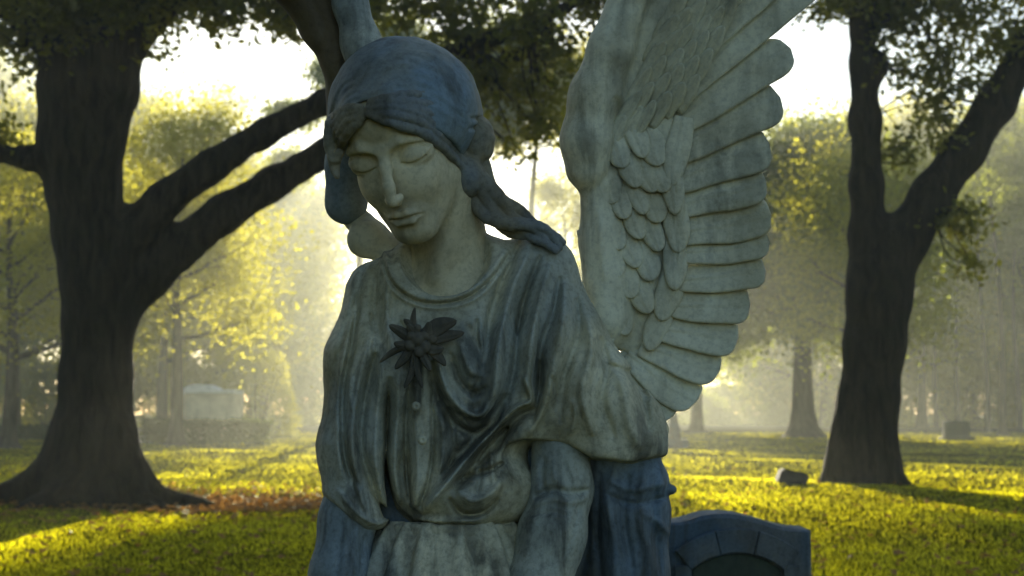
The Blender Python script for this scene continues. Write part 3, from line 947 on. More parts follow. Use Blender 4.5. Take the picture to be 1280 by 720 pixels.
# ------------------------------------------------------------------ blades and litter
def blades(name, X, Y, Hh, Wd, mat, lean=0.5, seed=1):
    r = np.random.default_rng(seed); n = len(X)
    Z = gz(X, Y) - 0.01
    az = r.uniform(0, 2 * PI, n); dx = np.cos(az) * Wd * .5; dy = np.sin(az) * Wd * .5
    la = r.uniform(0, 2 * PI, n); lx = np.cos(la) * Hh * lean * r.uniform(0.2, 1, n); ly = np.sin(la) * Hh * lean * r.uniform(0.2, 1, n)
    b0 = np.stack([X - dx, Y - dy, Z], -1); b1 = np.stack([X + dx, Y + dy, Z], -1)
    m0 = np.stack([X + dx * .8 + lx * .4, Y + dy * .8 + ly * .4, Z + Hh * .6], -1); t = np.stack([X + lx, Y + ly, Z + Hh], -1)
    m1 = np.stack([X - dx * .8 + lx * .4, Y - dy * .8 + ly * .4, Z + Hh * .6], -1)
    v = np.stack([b0, b1, m0, m1, t], 1).reshape(-1, 3)
    k = np.arange(n)[:, None] * 5
    q = np.concatenate([k + np.array([[0, 1, 2, 3]]), k + np.array([[3, 2, 4, 4]])], 0)
    q1 = (k + np.array([[0, 1, 2, 3]])); q2 = (k + np.array([[3, 2, 4]]))
    me = bpy.data.meshes.new(name)
    me.vertices.add(len(v)); me.vertices.foreach_set('co', v.astype(np.float32).ravel())
    idx = np.concatenate([q1, q2], 1).ravel()
    me.loops.add(len(idx)); me.loops.foreach_set('vertex_index', idx.astype(np.int32))
    me.polygons.add(2 * n)
    st = (np.arange(n)[:, None] * 7 + np.array([[0, 4]])).ravel(); tt = np.tile([4, 3], n)
    me.polygons.foreach_set('loop_start', st.astype(np.int32)); me.polygons.foreach_set('loop_total', tt.astype(np.int32))
    me.update(calc_edges=True); me.materials.append(mat)
    o = bpy.data.objects.new(name, me); COL.objects.link(o)
    return o


def sample_ground(n, d0, d1, power=1.0, margin=1.15, seed=2, left=-1.0, right=1.0):
    """points spread evenly over the picture (more near the camera)"""
    r = np.random.default_rng(seed)
    inv = r.uniform(1 / d1 ** power, 1 / d0 ** power, n)
    D = inv ** (-1 / power)
    X = r.uniform(left, right, n) * margin * 640 / FP * D
    return X, D


X, D = sample_ground(230000, 6.0, 84.0, 0.8)
# thin the turf over the bare soil under the oak
cs = ground_at(225, 628)
rr = np.sqrt(((X - cs[0]) * 0.19) ** 2 + ((D - cs[1]) * 0.42) ** 2) + rng.uniform(-0.25, 0.25, len(X))
patch = np.sin(X * 1.7 + 2 * np.sin(D * 0.6)) * np.sin(D * 0.9 + X * 0.4) + rng.uniform(-0.8, 0.8, len(X))
keep = (rr > 0.75) & (patch > -1.1)
X, D = X[keep], D[keep]
Hh = rng.uniform(0.022, 0.046, len(X)) * (1 + 0.25 * np.sin(X * 0.9) * np.sin(D * 0.7)); Wd = np.clip(0.0035 * D / 6, 0.006, 0.05)
gr = blades('grass', X, D, Hh, Wd, M_GRASS)
tag(gr, 'short sunlit yellow green grass covering the lawn', 'grass', kind='stuff')


def flat_leaves(name, X, Y, s, mat, seed=5):
    r = np.random.default_rng(seed); n = len(X)
    az = r.uniform(0, 2 * PI, n); Z = gz(X, Y) + 0.012 + r.uniform(0, 0.025, n)
    ux, uy = np.cos(az), np.sin(az); w = 0.35
    tilt = r.uniform(-0.5, 0.5, (n, 4)) * s[:, None]
    P = []
    for k, (a, b) in enumerate(((-.5, 0), (0, -w), (.5, 0), (0, w))):
        P.append(np.stack([X + s * (a * ux - b * uy), Y + s * (a * uy + b * ux), Z + np.abs(tilt[:, k])], -1))
    v = np.stack(P, 1).reshape(-1, 3)
    return mesh_obj(name, v, np.arange(4 * n).reshape(n, 4), mat, None, smooth=False)


r5 = np.random.default_rng(11)
n = 3600
A = ground_at(240, 627)
X1 = A[0] + r5.normal(0, 2.6, n); Y1 = A[1] + r5.normal(0, 1.5, n)
X2, Y2 = sample_ground(1500, 7, 30, 1.0, seed=9)
X1 = np.concatenate([X1, X2]); Y1 = np.concatenate([Y1, Y2])
lit = flat_leaves('fallen_leaves', X1, Y1, r5.uniform(0.05, 0.11, len(X1)), M_LITTER)
tag(lit, 'brown and orange fallen leaves strewn on the lawn around the left oak', 'leaf litter', kind='stuff')
# ------------------------------------------------------------------ tubes, leaves, trees
def tube(P, seg=8, close=True):
    """P (n,4): x,y,z,r -> verts, quads"""
    P = np.asarray(P, float); n = len(P)
    T = np.gradient(P[:, :3], axis=0); T /= np.linalg.norm(T, axis=1)[:, None] + 1e-9
    ref = np.array([0.0, 1.0, 0.13]); A = np.cross(T, ref); A /= np.linalg.norm(A, axis=1)[:, None] + 1e-9; Bn = np.cross(T, A)
    th = np.linspace(0, 2 * PI, seg, endpoint=False)
    v = P[:, None, :3] + P[:, None, 3:4] * (np.cos(th)[None, :, None] * A[:, None] + np.sin(th)[None, :, None] * Bn[:, None])
    i, j = np.meshgrid(np.arange(n - 1), np.arange(seg), indexing='ij')
    a = (i * seg + j).ravel(); b = (i * seg + (j + 1) % seg).ravel()
    return v.reshape(-1, 3), np.stack([a, b, b + seg, a + seg], 1)


class Bag:
    def __init__(s): s.v = []; s.q = []; s.n = 0
    def add(s, v, q):
        s.v.append(v); s.q.append(q + s.n); s.n += len(v)
    def build(s, name, mat, parent=None, smooth=True):
        return mesh_obj(name, np.vstack(s.v), np.vstack(s.q), mat, parent, smooth)


def leaf_cloud(C, size, seed=0, asp=0.62, up=0.35):
    """one four-cornered leaf at every centre"""
    r = np.random.default_rng(seed); n = len(C)
    a = r.normal(size=(n, 3)); a /= np.linalg.norm(a, axis=1)[:, None]
    b = r.normal(size=(n, 3)); b[:, 2] += up; b -= (b * a).sum(1)[:, None] * a; b /= np.linalg.norm(b, axis=1)[:, None]
    c = np.cross(a, b)
    s = size * r.uniform(0.7, 1.3, (n, 1))
    P = [C - a * s * .5, C - b * s * asp * .5 + a * s * .05, C + a * s * .5, C + b * s * asp * .5 + a * s * .05 + c * s * 0.12]
    return np.stack(P, 1).reshape(-1, 3), np.arange(4 * n).reshape(n, 4)


def grow(base, h, spread, r0, nb, seed, crown0=0.3, leaf=0.16, nleaf=9000, flat=0.8, clus=0.55, droop=0.0, lean=(0, 0), twigs=5, bag=None):
    """A broad tree: trunk, limbs, branchlets and leaf centres. Local coordinates."""
    r = np.random.default_rng(seed)
    B = Bag() if bag is None else bag
    top = np.array([lean[0], lean[1], h * 0.86])
    tr = []
    TT = np.array([0, .006, .014, .028, .05, .1, .2, .35, .5, .65, .8, .9, 1.0])
    for t in TT:
        p = top * t + np.array([math.sin(t * 5 + seed) * 0.02 * h * t, math.cos(t * 4 + seed * 2) * 0.02 * h * t, 0])
        fl = 1 + 1.0 * math.exp(-t * h / (r0 * 0.9))
        tr.append([*p, r0 * fl * (1 - 0.86 * t)])
    tr = np.array(tr); B.add(*tube(tr, 12))
    tips = []
    for k in range(nb):
        t = crown0 + (0.93 - crown0) * ((k + r.uniform(0, .8)) / nb)
        p0 = np.array([np.interp(t, TT, tr[:, c]) for c in range(4)])
        az = k * 2.4 + r.uniform(-.5, .5)
        tt = (t - crown0) / (1 - crown0)
        L = spread * math.sqrt(max(0.12, 1 - (tt * 1.25 - 0.35) ** 2)) * r.uniform(.75, 1.1)
        el = r.uniform(.15, .55) + 0.7 * tt - droop
        d = np.array([math.cos(az) * math.cos(el), math.sin(az) * math.cos(el), math.sin(el) * flat])
        pts = []
        for u in np.linspace(0, 1, 7):
            q = p0[:3] + d * L * u + np.array([0, 0, (0.10 - droop * .3) * L * u * u]) + r.normal(0, 0.02 * L, 3) * u
            pts.append([*q, max(0.018, p0[3] * 0.55 * (1 - 0.85 * u))])
        pts = np.array(pts); B.add(*tube(pts, 6))
        for m in range(twigs):
            u = r.uniform(.35, 1.0); q0 = np.array([np.interp(u, np.linspace(0, 1, 7), pts[:, c]) for c in range(4)])
            dd = d + r.normal(0, .6, 3); dd /= np.linalg.norm(dd); l2 = L * r.uniform(.18, .42)
            tw = np.array([[*(q0[:3] + dd * l2 * w + np.array([0, 0, -droop * l2 * w * w])), max(.012, q0[3] * .6 * (1 - .8 * w))] for w in np.linspace(0, 1, 4)])
            B.add(*tube(tw, 4)); tips += [tw[-1, :3], tw[2, :3]]
        tips.append(pts[-1, :3])
    tips = np.array(tips)
    per = max(1, nleaf // len(tips))
    rad = clus * r.uniform(.6, 1.3, (len(tips), 1, 1))
    C = tips[:, None, :] + r.normal(0, 1, (len(tips), per, 3)) * rad * np.array([1, 1, .75])
    return B, C.reshape(-1, 3)


def tree(name, loc, label, group, seed, mat_leaf, mat_bark, crown_name='crown', **kw):
    leaf = kw.get('leaf', 0.16)
    root = empty(name, tuple(loc)); tag(root, label, 'tree', group)
    B, C = grow(loc, seed=seed, **kw)
    L = np.array(loc)
    tro = mesh_obj('trunk', np.vstack(B.v) + L, np.vstack(B.q), mat_bark, root)
    v, q = leaf_cloud(C + L, leaf, seed + 1)
    mesh_obj(crown_name, v, q, mat_leaf, root, smooth=False)
    return root


# ---- the two great oaks: sculpted trunks -----------------------------------------
def near_oak(name, D, label, chains, roots, clusters, k, lo, hi, h, leaf, seed, anchors, bark_amp=2.6):
    px_m = D / FP
    cx = chains[0][0][0]
    base = W(cx, 515 + CAMZ / px_m, D)
    root = empty(name, (float(base[0]), D, 0.0)); tag(root, label, 'tree', 'great oaks standing in the lawn')

    def toW(v): return W(v[:, 0], v[:, 1], D + v[:, 2] * px_m)

    def f(x, y, z):
        d = None
        for c in chains: d = chain(x, y, z, c, k, d)
        for c in roots: d = smin(d, chain(x, y, z, c, 8), 20)
        ang = (1 - 2.2 * np.abs(vnoise(x + 3 * vnoise(x, y, z, 26.0, 5), y * 0.13, z, 10.0, seed))) * bark_amp + vnoise(x, y * 0.5, z, 34.0, seed + 1) * 1.6
        return d - ang * 0.62
    v, q = polygonise(f, lo, hi, h)
    w = toW(v)
    trunk = mesh_obj('trunk', w, q, M_BARK, root)
    # twigs and leaves
    r = np.random.default_rng(seed)
    B = Bag(); C = []
    anc = np.array(anchors, float)        # (px, py, dz)
    for (px, py, rx, ry, zr, nclu, per, rad) in clusters:
        for i in range(nclu):
            a = r.uniform(0, 2 * PI); u = math.sqrt(r.uniform(0, 1))
            c = np.array([px + rx * u * math.cos(a), py + ry * u * math.sin(a), r.uniform(-zr, zr)])
            j = np.argmin(((anc - c) ** 2).sum(1) + r.uniform(0, 1500, len(anc)))
            a0 = anc[j]
            mid = (a0 + c) / 2 + r.normal(0, 10, 3)
            S = spline(np.array([a0, mid, c]), 4)
            ww = toW(S); rr_ = np.linspace(0.020, 0.006, len(S))
            B.add(*tube(np.column_stack([ww, rr_]), 5))
            cw = toW(c[None])[0]
            m = per
            pts = cw + r.normal(0, 1, (m, 3)) * rad * np.array([1, 1, .7]) * r.uniform(.6, 1.2)
            C.append(pts)
    tag(B.build('branchlets', M_BARK, root), kind='stuff')
    v, q = leaf_cloud(np.vstack(C), leaf, seed + 3)
    mesh_obj('crown', v, q, M_LEAF, root, smooth=False)
    return root


LT = [[(118, 700, 0, 54), (117, 600, 0, 54), (118, 540, 0, 50), (120, 470, 0, 45), (123, 400, 0, 44), (122, 350, 0, 46), (112, 290, 0, 46), (104, 230, 0, 46), (102, 170, 0, 54), (110, 110, 0, 62), (112, 60, 0, 60)],
      [(112, 70, 0, 50), (60, 20, 20, 40), (-20, -40, 60, 34), (-120, -110, 110, 26)],
      [(120, 80, 0, 45), (180, 10, -20, 34), (250, -60, -50, 28), (330, -150, -90, 20)],
      [(112, 60, 0, 50), (105, -40, 0, 42), (120, -160, 10, 34), (130, -250, 10, 24)],
      [(128, 330, 0, 40), (165, 290, -4, 27), (205, 250, -8, 22), (262, 209, -14, 19.5), (330, 166, -20, 16), (405, 128, -26, 14), (500, 88, -30, 13), (590, 58, -26, 11), (660, 32, -16, 9), (740, -8, 0, 7), (800, -60, 10, 5)],
      [(134, 392, 0, 38), (180, 348, 6, 29), (225, 308, 12, 25), (280, 267, 22, 22), (340, 230, 34, 19), (410, 190, 46, 16), (480, 152, 60, 14), (560, 118, 80, 10), (640, 70, 100, 7), (700, 62, 110, 5)],
      [(70, 205, 0, 18), (30, 197, -10, 12), (-30, 188, -30, 11), (-120, 150, -60, 9)]]
LR = [[(118, 560, 0, 50), (160, 600, -4, 30), (205, 622, -8, 12), (268, 632, -10, 4)], [(118, 565, 0, 50), (150, 615, -30, 26), (195, 634, -50, 9), (225, 640, -60, 4)],
      [(115, 560, 0, 50), (70, 600, -10, 34), (20, 618, -20, 20), (-50, 634, -30, 12)], [(115, 580, 0, 46), (80, 625, -60, 26), (20, 648, -100, 13), (-30, 662, -130, 8)],
      [(117, 575, 0, 40), (125, 630, -50, 22), (120, 645, -90, 10)], [(117, 570, 0, 40), (150, 600, 60, 20), (190, 608, 110, 8)], [(117, 570, 0, 40), (70, 590, 70, 20), (30, 600, 120, 8)]]
LA = [(60, 20, 20), (-20, -40, 60), (-90, -90, 90), (180, 10, -20), (215, -25, -35), (250, -60, -50), (300, -110, -70), (105, -40, 0), (120, -160, 10), (330, -150, -90), (500, 88, -30), (590, 58, -26),
      (660, 32, -16), (740, -8, 0), (800, -60, 10), (480, 152, 60), (560, 118, 80), (640, 70, 100), (-30, 188, -30), (700, 62, 110), (400, -40, -40), (480, -60, 0), (560, -50, 0)]
# px, py, rx, ry, depth range, clusters, leaves each, radius in metres
LC = [(60, 5, 120, 42, 120, 60, 85, .26), (200, -8, 120, 42, 120, 46, 80, .26), (320, -6, 90, 30, 80, 26, 60, .24), (375, 22, 40, 20, 30, 9, 45, .17),
      (140, -110, 300, 90, 250, 110, 90, .42), (15, 75, 40, 40, 60, 9, 45, .2), (-20, 160, 40, 30, 60, 8, 45, .2), (180, 62, 26, 14, 30, 4, 40, .16),
      (520, -20, 120, 45, 90, 22, 60, .22), (500, 20, 60, 22, 30, 9, 40, .16), (640, 10, 80, 34, 70, 18, 55, .18), (612, 88, 26, 22, 40, 9, 55, .17), (640, 120, 40, 50, 50, 12, 34, .17),
      (690, 110, 30, 50, 50, 8, 28, .17), (720, 20, 40, 40, 60, 10, 50, .2), (655, 170, 40, 30, 40, 9, 34, .16), (600, 40, 60, 30, 60, 12, 50, .17), (690, 60, 40, 40, 50, 10, 36, .17), (450, 10, 30, 24, 30, 6, 40, .16), (530, 135, 62, 80, 60, 40, 76, .24), (760, -40, 60, 50, 60, 14, 50, .24)]
near_oak('oak_tree', 18.5, 'huge dark oak with two long limbs reaching right behind the angel', LT, LR, LC, 12, (-140, -260, -170), (820, 700, 190), 4.0, .115, 21, LA)

RT = [[(1078, 640, 0, 50), (1078, 590, 0, 44), (1080, 540, 0, 38), (1085, 500, 0, 36), (1093, 430, 0, 37), (1099, 370, 0, 39), (1100, 335, 0, 36)],
      [(1096, 345, 0, 34), (1086, 295, 0, 24), (1083, 230, 0, 20), (1081, 150, 0, 18), (1080, 80, 0, 16), (1078, 0, 0, 15), (1070, -100, 0, 12), (1050, -200, 10, 9)],
      [(1103, 345, 0, 34), (1130, 300, 3, 28), (1165, 246, 8, 26), (1205, 190, 14, 24), (1245, 128, 20, 23), (1285, 62, 26, 22), (1340, -20, 34, 18), (1400, -120, 44, 14)],
      [(1084, 100, 0, 12), (1098, 84, 0, 9), (1101, 76, 0, 8)],
      [(1078, 10, 0, 14), (1030, -30, -10, 9), (980, -50, -20, 6), (920, -90, -30, 4)], [(1080, 40, 0, 12), (1130, 0, 10, 9), (1180, -30, 20, 6), (1230, -80, 20, 5)]]
RR = [[(1078, 570, 0, 38), (1048, 602, -6, 12), (1022, 610, -10, 5)], [(1078, 570, 0, 38), (1108, 598, -10, 14), (1138, 610, -20, 5)], [(1078, 580, 0, 30), (1080, 608, -40, 12), (1085, 618, -70, 5)],
      [(1078, 580, 0, 30), (1100, 598, 40, 12), (1120, 600, 70, 5)]]
RA = [(1083, 200, 0), (1081, 150, 0), (1080, 80, 0), (1078, 0, 0), (1070, -100, 0), (1165, 246, 8), (1205, 190, 14), (1245, 128, 20), (1285, 62, 26), (1340, -20, 34), (1400, -120, 44), (980, -50, -20),
      (1030, -30, -10), (1130, 0, 10), (1180, -30, 20), (1230, -80, 20)]
RC = [(1150, 0, 110, 40, 70, 42, 70, .30), (1270, 10, 60, 50, 60, 18, 60, .30), (1150, -90, 220, 70, 180, 60, 90, .5), (1145, 75, 40, 30, 40, 11, 50, .22), (1165, 125, 36, 34, 40, 12, 45, .2), (1128, 190, 22, 30, 30, 6, 40, .2),
      (1180, 165, 24, 20, 30, 5, 36, .2), (1195, 285, 26, 26, 30, 9, 50, .2), (1150, 270, 18, 16, 20, 4, 40, .18), (1215, 330, 14, 16, 20, 3, 40, .18), (1030, 8, 40, 16, 30, 9, 45, .2), (1105, 30, 22, 34, 30, 8, 45, .2), (1230, 60, 26, 22, 30, 6, 40, .2), (1215, 100, 14, 12, 30, 3, 40, .18)]
near_oak('oak_tree', 23.5, 'tall dark forked oak leaning right, beyond the tip of the wing', RT, RR, RC, 16, (900, -220, -90), (1440, 640, 110), 4.0, .13, 31, RA, 2.0)


# ---- trees in the mist -----------------------------------------------------------
def gp(px, D): return (float((px - 640) / FP * D), D, 0.0)


tree('oak_tree', gp(1003, 68), 'hazy round-crowned tree between the wing and the forked oak', 'trees fading into the mist', 5, M_LEAFB, M_BARK2,
     h=15.5, spread=4.6, r0=0.58, nb=22, crown0=0.34, leaf=0.27, nleaf=42000, clus=0.95, twigs=6)
BT = [  # px, depth, height, spread, r0, crown start, leaves, seed, material, leaf size, label
    (14, 46, 10.5, 3.6, .26, .30, 9000, 57, M_LEAFG, .12, 'golden leaved tree nearest the left edge, in front of the woodland'),
    (222, 50, 12.5, 3.4, .26, .34, 11000, 58, M_LEAFG, .12, 'golden leaved tree right of the great oak trunk, under its two long limbs'),
    (1098, 54, 12.0, 3.4, .26, .34, 10000, 59, M_LEAFG, .12, 'golden leaved tree standing right behind the trunk of the forked oak'),
    (20, 71, 16.4, 6.0, .35, .24, 13000, 41, M_LEAFG, .19, 'golden backlit tree at the far left edge behind the great oak'),
    (205, 76, 15.4, 4.6, .34, .26, 13000, 42, M_LEAFG, .19, 'golden tree glowing under the two long limbs, behind the stone tomb'),
    (330, 111, 17.6, 5.3, .34, .30, 9000, 43, M_LEAFG, .20, 'paler misty tree right of the tomb, behind the round shrub'),
    (-30, 116, 27.3, 8.6, .42, .22, 11000, 44, M_LEAFB, .24, 'tall dark tree in the mist beyond the left edge'),
    (120, 127, 28.6, 9.2, .42, .22, 11000, 45, M_LEAFB, .24, 'tall misty tree hidden mostly by the great left oak trunk'),
    (560, 94, 28.5, 6.5, .50, .78, 20000, 46, M_LEAFB, .22, 'tall high-crowned tree directly behind the head of the angel'),
    (665, 97, 28.5, 5.0, .45, .79, 15000, 47, M_LEAFG, .20, 'high-crowned golden tree seen between the head and the wing'),
    (704, 121, 25.0, 4.6, .34, .34, 9000, 49, M_LEAFG, .20, 'pale tree seen in the notch between shoulder curls and wing'),
    (870, 80, 14.5, 4.0, .36, .30, 12000, 50, M_LEAFB, .22, 'tree mostly hidden behind the lowest feathers of the raised wing'),
    (1150, 100, 21.5, 6.6, .36, .20, 13000, 51, M_LEAFG, .19, 'golden tree between the two stems of the forked oak'),
    (1215, 116, 24.7, 6.6, .36, .22, 10000, 52, M_LEAFB, .23, 'grey green tree right of the leaning stem'),
    (1290, 106, 23.4, 6.6, .36, .20, 11000, 53, M_LEAFB, .22, 'bluish tree at the far right edge of the lawn'),
    (1060, 137, 26.0, 7.9, .40, .22, 9000, 54, M_LEAFG, .25, 'faint tree far behind the left stem of the forked oak'),
    (930, 148, 14.3, 5.3, .30, .20, 7000, 55, M_LEAFG, .24, 'faintest small tree low in the bright mist beside the wing'),
]
WD = [  # tall dense woodland behind: px, depth, height, spread, leaf material, label
    (-60, 112, 32, 8.5, 0, 'tall woodland tree filling the view beyond the far left edge'), (40, 122, 33, 8.5, 1, 'tall golden woodland tree behind the far left lawn'),
    (150, 130, 34, 9.0, 0, 'tall woodland tree behind the trunk of the great left oak'), (232, 118, 30, 7.0, 1, 'tall golden woodland tree behind the stone tomb'),
    (318, 132, 27, 6.5, 0, 'mid-height woodland tree behind the round shrub'), (374, 140, 26, 6.0, 1, 'low golden woodland tree left of the angel shoulder'),
    (965, 136, 19, 7.0, 1, 'pale golden woodland tree low beside the wing feathers'), (1030, 124, 24, 7.5, 0, 'woodland tree behind the hazy round-crowned tree'),
    (1110, 116, 28, 8.0, 1, 'tall golden woodland tree behind the forked oak'), (1180, 128, 28, 8.5, 0, 'tall grey green woodland tree right of the forked oak'),
    (1250, 118, 29, 8.0, 1, 'tall golden woodland tree behind the slim pines'), (1330, 114, 28, 8.5, 0, 'tall woodland tree beyond the far right edge')]
for k, (px, D_, h_, sp_, mt_, lab_) in enumerate(WD):
    tree('woodland_tree', gp(px, D_), lab_, 'woodland trees behind the lawn', 200 + k, (M_LEAFB, M_LEAFG)[mt_], M_BARK2, h=h_, spread=sp_, r0=.5, nb=22, crown0=.12, leaf=.42, nleaf=26000, clus=1.35, twigs=6)

for (px, D_, h_, sp_, r0_, c0_, nl_, sd_, mt_, ls_, lab_) in BT:
    tree('tree', gp(px, D_), lab_, 'trees fading into the mist', sd_, mt_, M_BARK2, h=h_, spread=sp_, r0=r0_, nb=15, crown0=c0_, leaf=ls_ * 1.35, nleaf=int(nl_ * 1.9), clus=0.85, twigs=6)

for k, (x_, y_, h_, sp_, lab_) in enumerate([(-9.0, -0.5, 10.5, 4.6, 'dense evergreen tree added close on the left, out of view, to block sky light'), (-10.5, -6.5, 12.0, 5.0, 'dense unseen evergreen tree added on the left behind the viewpoint to block sky light')]):  # unseen trees, added to keep sky light off the statue's left
    tree('sky_blocker_tree', (x_, y_, 0.0), lab_, None, 60 + k, M_HEDGE, M_BARK, h=h_, spread=sp_, r0=.3, nb=22, crown0=.06, leaf=.30, nleaf=30000, clus=.9, twigs=6)

tree('tree', gp(452, 92), 'slim high-crowned tree with gappy leaf clumps behind the left of the head', 'trees fading into the mist', 311, M_LEAFB, M_BARK2,
     h=27.0, spread=6.0, r0=.40, nb=11, crown0=.66, leaf=.30, nleaf=30000, clus=.62, twigs=1)

# slim bare-stemmed pines at the right
PN = [(1250, 74, 20.0, .20, 'slim straight pine stem nearest the right edge'), (1232, 84, 19.0, .17, 'thin pine stem just left of the straight slim pine'),
      (1272, 90, 21.0, .18, 'slim pine stem almost touching the right edge of the view'), (1196, 92, 20.0, .16, 'faint pine stem above the green headstone'),
      (1168, 98, 20.0, .17, 'faintest pine stem beside the forked oak')]
for k, (px, D_, h_, r_, lab_) in enumerate(PN):
    tree('pine_tree', gp(px, D_), lab_, 'slim pines at the right of the lawn', 70 + k, M_LEAFB, M_BARK2, h=h_, spread=2.2, r0=r_, nb=9, crown0=.66, leaf=.28, nleaf=5000, clus=.6, twigs=4)


# ---- shrubs and hedges --------------------------------------------------------------
def shrub(name, loc, rx, ry, h, n, leaf, mat, label, cat, group=None, seed=0, skirt=0.2):
    r = np.random.default_rng(seed)
    root = empty(name, loc); tag(root, label, cat, group)
    u = r.normal(size=(n, 3)); u /= np.linalg.norm(u, axis=1)[:, None]; u[:, 2] = np.abs(u[:, 2])
    rad = r.uniform(0.55, 1.0, n) ** 0.5
    lump = 1 + 0.16 * vnoise(u[:, 0] * 3, u[:, 1] * 3, u[:, 2] * 3, 1.0, seed)
    C = u * (rad * lump)[:, None] * np.array([rx, ry, h]) + np.array(loc)
    v, q = leaf_cloud(C, leaf, seed)
    mesh_obj('foliage', v, q, mat, root, smooth=False)
    B = Bag()
    for k in range(5):
        a = k * 2.4; t = np.linspace(0, 1, 5)
        P = np.stack([loc[0] + rx * .6 * t * math.cos(a), loc[1] + ry * .6 * t * math.sin(a), h * .75 * t - 0.05, .05 * (1 - .7 * t)], -1)
        Bs = Bag(); Bs.add(*tube(P, 5)); Bs.build('stem', M_BARK, root)
    return root


shrub('shrub', gp(322, 70), 2.1, 2.0, 4.6, 9000, .13, M_LEAFG, 'big rounded shrub in the mist just right of the stone tomb', 'shrub', None, 81)


def hedge(loc, sx, sy, sz, n, label, seed, leaf=.10, mat=None):
    r = np.random.default_rng(seed)
    f = r.integers(0, 4, n); C = r.uniform(-.5, .5, (n, 3))
    C[f == 0, 1] = -.5; C[f == 1, 2] = .5; C[f == 2, 1] = r.uniform(-.5, -.3, (f == 2).sum())
    C = C * np.array([sx, sy, sz]); C[:, 2] += sz * .5
    C += r.normal(0, .05, C.shape); C[:, 2] += 0.10 * vnoise(C[:, 0], C[:, 1], 0 * C[:, 0], .9, seed)
    C[:, 2] = np.abs(C[:, 2])
    v, q = leaf_cloud(C + np.array(loc), leaf, seed)
    root = empty('hedge', loc); tag(root, label, 'hedge')
    mesh_obj('foliage', v, q, mat or M_HEDGE, root, smooth=False)
    B = Bag()
    for k in range(max(3, int(sx))):
        x = loc[0] - sx / 2 + sx * (k + .5) / max(3, int(sx))
        Bs = Bag(); Bs.add(*tube(np.array([[x, loc[1], -.05, .04], [x + .03, loc[1], sz * .4, .03], [x - .02, loc[1], sz * .7, .015]]), 5)); Bs.build('stem', M_BARK, root)
    return root


hedge(gp(262, 52), 4.6, 1.3, .82, 9000, 'low clipped hedge in front of the stone tomb', 82)
hedge(gp(40, 60), 6.0, 1.4, .55, 7000, 'low hedge at the left edge behind the great oak', 83)

US = [(-20, 115, 6.5, 5.6), (60, 108, 6.2, 5.4), (150, 118, 6.9, 6.1), (220, 110, 5.8, 5.6), (300, 125, 6.9, 5.9), (390, 130, 6.9, 4.9), (470, 138, 7.5, 4.4), (560, 140, 8.1, 4.6), (650, 140, 8.1, 4.6), (740, 135, 7.5, 4.9),
      (830, 130, 7.0, 3.9), (900, 140, 7.8, 3.7), (960, 145, 7.8, 3.9), (1040, 130, 7.0, 4.6), (1120, 118, 6.5, 6.1), (1190, 110, 6.2, 6.3), (1262, 115, 6.5, 6.8), (1330, 108, 6.2, 6.1)]
words = ['outermost left', 'second from the left', 'behind the great oak trunk', 'left of the tomb', 'behind the round shrub', 'left of the angel sleeve', 'behind the left sleeve', 'behind the breast of the angel',
         'behind the folds of the tunic', 'behind the cape', 'at the small pale marker', 'in the brightest mist', 'left of the hazy tree trunk', 'behind the forked oak', 'just right of the forked oak',
         'above the green headstone', 'right of the green headstone', 'beyond the right edge']
for k, (px, D_, rx, h_) in enumerate(US):
    shrub('bush', gp(px, D_), rx, 2.6, h_, 8000, .30, M_LEAFB if k % 3 else M_LEAFG, 'misty woodland bush, the one ' + words[k], 'bush', 'bushes along the far edge of the lawn', 90 + k)
# ------------------------------------------------------------------ graves and stones
M_GREY = stone_mat('grave_stone', light=(0.17, 0.18, 0.17), mid=(0.11, 0.12, 0.115), stain=0.6, och=0.3, sky_tint=(0.07, 0.12, 0.16), tint_amt=0.8)  # blue skylight mixed into the grave stone colour
M_TOMB = stone_mat('tomb_stone', light=(0.72, 0.64, 0.45), mid=(0.6, 0.52, 0.36), stain=0.15, och=0.3, scale=0.3)
M_LID = stone_mat('tomb_lid_stone', light=(0.80, 0.80, 0.74), mid=(0.7, 0.7, 0.62), stain=0.25, och=0.1, scale=0.3)
M_DARKG = stone_mat('mossy_stone', light=(0.07, 0.09, 0.06), mid=(0.045, 0.06, 0.04), stain=0.5, och=0.1, scale=0.4)
M_SLATE = stone_mat('dark_slate', light=(0.045, 0.045, 0.05), mid=(0.025, 0.025, 0.03), stain=0.5, och=0.1, scale=0.6)


def prism(name, outline, y0, y1, mat, parent=None, bevel=0.0):
    """outline [(x,z)] extruded along y, front face inset by the bevel."""
    O = np.array(outline, float); n = len(O); c = O.mean(0)
    ins = O + (c - O) / np.linalg.norm(c - O, axis=1)[:, None] * bevel
    rings = [(ins, y0), (O, y0 + bevel), (O, y1 - bevel), (ins, y1)]
    v = []
    for P, y in rings: v += [(p[0], y, p[1]) for p in P]
    f = []
    for k in range(3):
        for i in range(n):
            j = (i + 1) % n
            f.append([k * n + i, k * n + j, (k + 1) * n + j, (k + 1) * n + i])
    f.append(list(range(n))[::-1]); f.append([3 * n + i for i in range(n)])
    return mesh_obj(name, v, f, mat, parent, smooth=False)


# arched headstone beside the angel
DH = 4.0
hs = empty('headstone', (float(W(927, 660, DH)[0]), DH, 0.0))
tag(hs, 'blue grey arched headstone with a dark arched recess, just right of the angel', 'headstone')
pts = [(834, 656), (852, 655), (866, 652), (880, 647), (896, 644.5), (912, 644), (928, 645.5), (944, 649), (958, 653), (974, 658), (990, 662), (1004, 664), (1019, 665)]
top = [(float(W(a, b, DH)[0]), float(W(a, b, DH)[2])) for a, b in pts]
xl, xr = top[0][0], top[-1][0]
prism('slab', [(xr, 0.02), (xl, 0.02)] + top, DH + 0.05, DH + 0.24, M_GREY, hs, 0.012)
